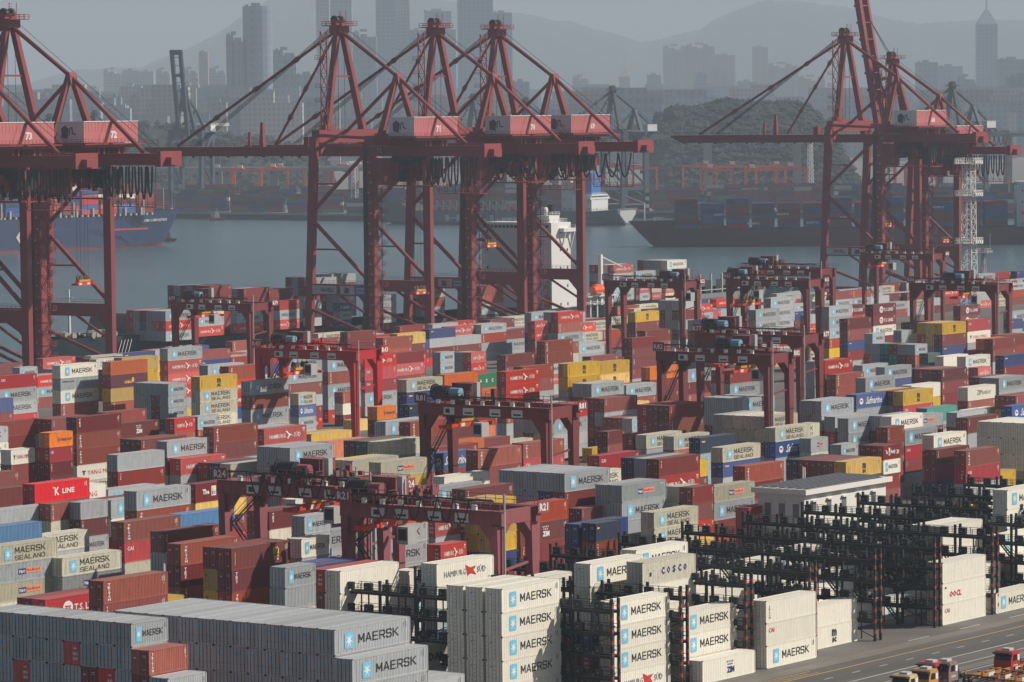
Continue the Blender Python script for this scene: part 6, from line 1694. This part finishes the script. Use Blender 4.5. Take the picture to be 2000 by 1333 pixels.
# filler city carpet that reads as one mass
cm = MB(); rc = random.Random(9)
for i in range(420):
    px = rc.uniform(-60, 2060); y_ = rc.uniform(5000, 10500); a = at_y(px, 300, y_); w_ = rc.uniform(25, 70); py = rc.uniform(165, 235); zt = max(15, at_y(px, py, y_)[2]); cm.box(a[0], a[0]+w_, y_, y_+w_*.6, -1, zt, rc.randrange(4))
tag(cm.build('distant_city', [FAC['res'], FAC['pale'], FAC['dark'], FAC['glass']]), 'hazy mass of distant city blocks below the mountains', 'city', kind='stuff')
land = MB(); land.add([(-9000, 6200, -1), (9000, 6200, -1), (9000, 25000, -1), (-9000, 25000, -1)], [(0, 1, 2, 3)], 0); land.add([(-9000, 4500, -1.2), (9000, 4500, -1.2), (9000, 6300, -1.2), (-9000, 6300, -1.2)], [(0, 1, 2, 3)], 0)
tag(land.build('terrain', [gm2]), 'far shore under the city', 'far shore', kind='structure')
g = MB(); P = at_y(360, 262, 4200); po = [(42*math.cos(k*.524), 42*math.sin(k*.524)) for k in range(12)]; g.prism(po, 0, 22, 'z', 0); g.prism([(x*1.15, y_*1.15) for x, y_ in po], 22, 25, 'z', 0)
o = g.build('round_hall', [flat('hall_cream', (.42, .40, .34))], None, (P[0], 4200, P[2]-14)); tag(o, 'round cream hall on the knoll behind the ladder like crane', 'hall')
# ---------------------------------------------------------------- trucks and trailers
def truck(px, py, label, cc, roof, uoff=0):
    P = at_z(px, py, 0); m = paint('cab_'+label.split()[0]+label.split()[1], cc, .45, dirt=.4, rust=.15, dust=.4); GLS = flat('cab_glass', (.015, .018, .02), .15)
    r = empty('yard_truck', tuple(P), RZ, label=label, cat='truck', group='trucks parked in line')
    g = MB(); g.prism([(0, .9), (2.3, .9), (2.3, 2.95), (2.15, 3.1), (.35, 3.1), (0, 2.1)], -2.45, 0, 'y'); g.prism([(.15, 3.1), (2.2, 3.1), (2.1, 3.3), (.4, 3.3)], -2.4, -.05, 'y'); cb = g.build('cab', [m], r)
    g = MB(); g.prism([(.45, 2.1), (1.5, 2.1), (1.5, 2.85), (.62, 2.85)], -2.47, -2.45, 'y'); g.prism([(.45, 2.1), (1.5, 2.1), (1.5, 2.85), (.62, 2.85)], 0, .02, 'y'); g.add([(-.03, -2.3, 2.15), (-.03, -.15, 2.15), (.28, -.15, 2.92), (.28, -2.3, 2.92)], [(0, 3, 2, 1)], 0); g.build('window', [GLS], cb)
    g = MB(); g.box(-.35, .35, -2.45, 0, 2.95, 3.15); g.build('sun_visor', [flat('visor_dark', (.03, .03, .03))], cb)
    g = MB(); g.box(.8, 1.9, -1.8, -.7, 3.3, 3.55); g.build('roof_unit', [flat('roof_unit_grey', (.5, .5, .48))], cb)
    g = MB(); g.tri(SQ, (1.65, -2.48, 2.05), (.5, 0, 0), (0, 0, .75), 0); t = font_text('3759', .04); g.tri(t, (.6, -2.48, 1.35), (1.1/t[2], 0, 0), (0, 0, .28), 0); g.build('door_marking', [INK['white']], cb)
    g = MB(); g.box(-.08, 0, -2.3, -.15, .5, .95, 0); g.box(-.1, -.07, -2.2, -1.8, .95, 1.2, 1); g.box(-.1, -.07, -.65, -.25, .95, 1.2, 1); g.build('bumper', [CBLK, CWHT], r)
    g = MB(); g.box(.3, 6.2, -1.75, -1.45, .75, 1.05); g.box(.3, 6.2, -1.0, -.7, .75, 1.05); g.box(4.2, 5.6, -1.9, -.55, 1.05, 1.3); g.box(2.4, 2.9, -2.3, -.2, .9, 2.2); g.build('chassis', [CBLK], r)
    for x in (1.1, 4.4, 5.5):
        for y_ in (-2.3, -.15): w_ = MB(); w_.tube((x, y_-.15, .5), (x, y_+.15, .5), .5, 0, 14); w_.tube((x, y_-.17, .5), (x, y_+.17, .5), .24, 1, 10); w_.build('wheel', [CBLK, MGRY], r)
def trailer(P, label, k):
    m = [paint('trailer_yellow', lin((176, 120, 44)), .6, dirt=.5, rust=.6, dust=.1), paint('trailer_rust', lin((120, 62, 40)), .7, dirt=.5, rust=.5, dust=.1)][k % 2]
    r = empty('container_trailer', tuple(P), RZ, label=label, cat='trailer', group='empty container trailers parked side by side')
    g = MB()
    for y_ in (-1.7, -.75): g.box(0, 12.4, y_-.09, y_+.09, 1.0, 1.4)
    for x in (0, 3, 6.1, 9.2, 12.2): g.box(x, x+.25, -2.45, 0, 1.22, 1.45)
    for i in range(8): g.box(.7+i*1.5, .8+i*1.5, -1.7, -.75, 1.1, 1.2)
    g.build('frame', [m], r)
    g = MB()
    for x in (0, 12.2):
        for y_ in (-2.5, 0): g.add([(x-.15, y_-.05, 1.2), (x+.3, y_-.05, 1.2), (x+.2, y_-.05, 1.95), (x-.05, y_-.05, 1.95), (x-.15, y_+.05, 1.2), (x+.3, y_+.05, 1.2), (x+.2, y_+.05, 1.95), (x-.05, y_+.05, 1.95)], [(0, 1, 2, 3), (7, 6, 5, 4), (0, 4, 5, 1), (1, 5, 6, 2), (2, 6, 7, 3), (3, 7, 4, 0)], 0)
    g.build('corner_guide', [m], r)
    g = MB(); g.box(1.4, 2.9, -2.52, -2.49, 1.05, 1.6); g.box(8.2, 9.4, -2.52, -2.49, 1.05, 1.5); g.build('number_plate', [CWHT], r)
    for x in (9.4, 10.6):
        for y_ in (-2.2, -.25): w_ = MB(); w_.tube((x, y_-.18, .5), (x, y_+.18, .5), .5, 0, 12); w_.build('wheel', [CBLK], r)
truck(1941, 1322, 'red cabbed truck with white roof unit, nearest the lane', lin((196, 40, 44)), None)
truck(1819, 1344, 'brown dusty truck in the parked line', lin((140, 120, 110)), None)
truck(1791, 1346, 'red truck half hidden behind the orange one', lin((196, 40, 44)), None)
truck(1780, 1360, 'orange tan truck with white roof unit', lin((204, 150, 80)), None)
truck(1740, 1371, 'pale beige truck cut by the bottom edge', lin((210, 186, 130)), None)
P = at_z(1862, 1345, 0)
for i in range(7):
    q = P+U*(3.0-.8*i)+V*(2.75*i); trailer(q, ['rearmost empty trailer with white plates, behind the red truck chassis', 'second empty trailer from the back', 'third empty trailer from the back', 'fourth empty trailer from the back', 'fifth empty trailer from the back', 'sixth empty trailer from the back', 'frontmost empty trailer, at the bottom edge'][i], i)
    trailer(q+U*13.2, ['rearmost right hand empty trailer', 'right hand empty trailer, second from the back', 'right hand empty trailer, third from the back', 'right hand empty trailer, fourth from the back', 'right hand empty trailer, fifth from the back', 'right hand empty trailer, sixth from the back', 'frontmost right hand empty trailer'][i], i+1)
# ---------------------------------------------------------------- the rest of the containers, as one mass
rz2 = random.Random(31)
for row, (va, zb) in enumerate(((-690., 1), (-678., 2), (-666., 3), (-654., 3))):
    a_ = 690+row*4
    while a_ < 1420:
        v_ = va+(vq(a_)-vq(755))*1.0; skip = rz2.random()
        for j in range(3):
            hgt = zb+rz2.choice((0, 0, 1, -1)) if zb > 1 else 1
            clash = any(not s_[5] and s_[0] < a_+12.3 and s_[0]+LEN[s_[3]] > a_ and s_[1]-2.5*len(s_[7 if len(s_) > 7 else 6].split('|')) < v_-j*2.5 and s_[1] > v_-j*2.5-2.5 for s_ in STACKS)
            if skip < .12 or clash: continue
            for k in range(max(1, hgt)): c = rz2.choice('bbTmgmrbxqNgrms'); mass_container(c, 40, 2.59, (a_, -(v_-j*2.5), 2.6*k))
        a_ += 12.9
tag(mass.build('container_mass', MASSM, None, (0, 0, 0), RZ), 'remaining small or half hidden containers in the yard, on the ships and across the water', 'containers', kind='stuff')
bpy.data.objects.remove(_co); bpy.data.curves.remove(_cu)
# ---------------------------------------------------------------- haze
hz = MB(); hz.box(-21000, 21000, -600, 30000, -10.5, 760)
hm = bpy.data.materials.new('haze'); hm.use_nodes = True; t = hm.node_tree
for n in list(t.nodes):
    if n.type == 'BSDF_PRINCIPLED': t.nodes.remove(n)
pv = t.nodes.new('ShaderNodeVolumePrincipled'); pv.inputs['Color'].default_value = (.74, .87, 1, 1); pv.inputs['Density'].default_value = HAZE; pv.inputs['Anisotropy'].default_value = 0.
t.links.new(pv.outputs[0], t.nodes['Material Output'].inputs['Volume'])
tag(hz.build('haze', [hm]), 'pale blue grey sea haze filling the harbour', 'haze', kind='stuff')
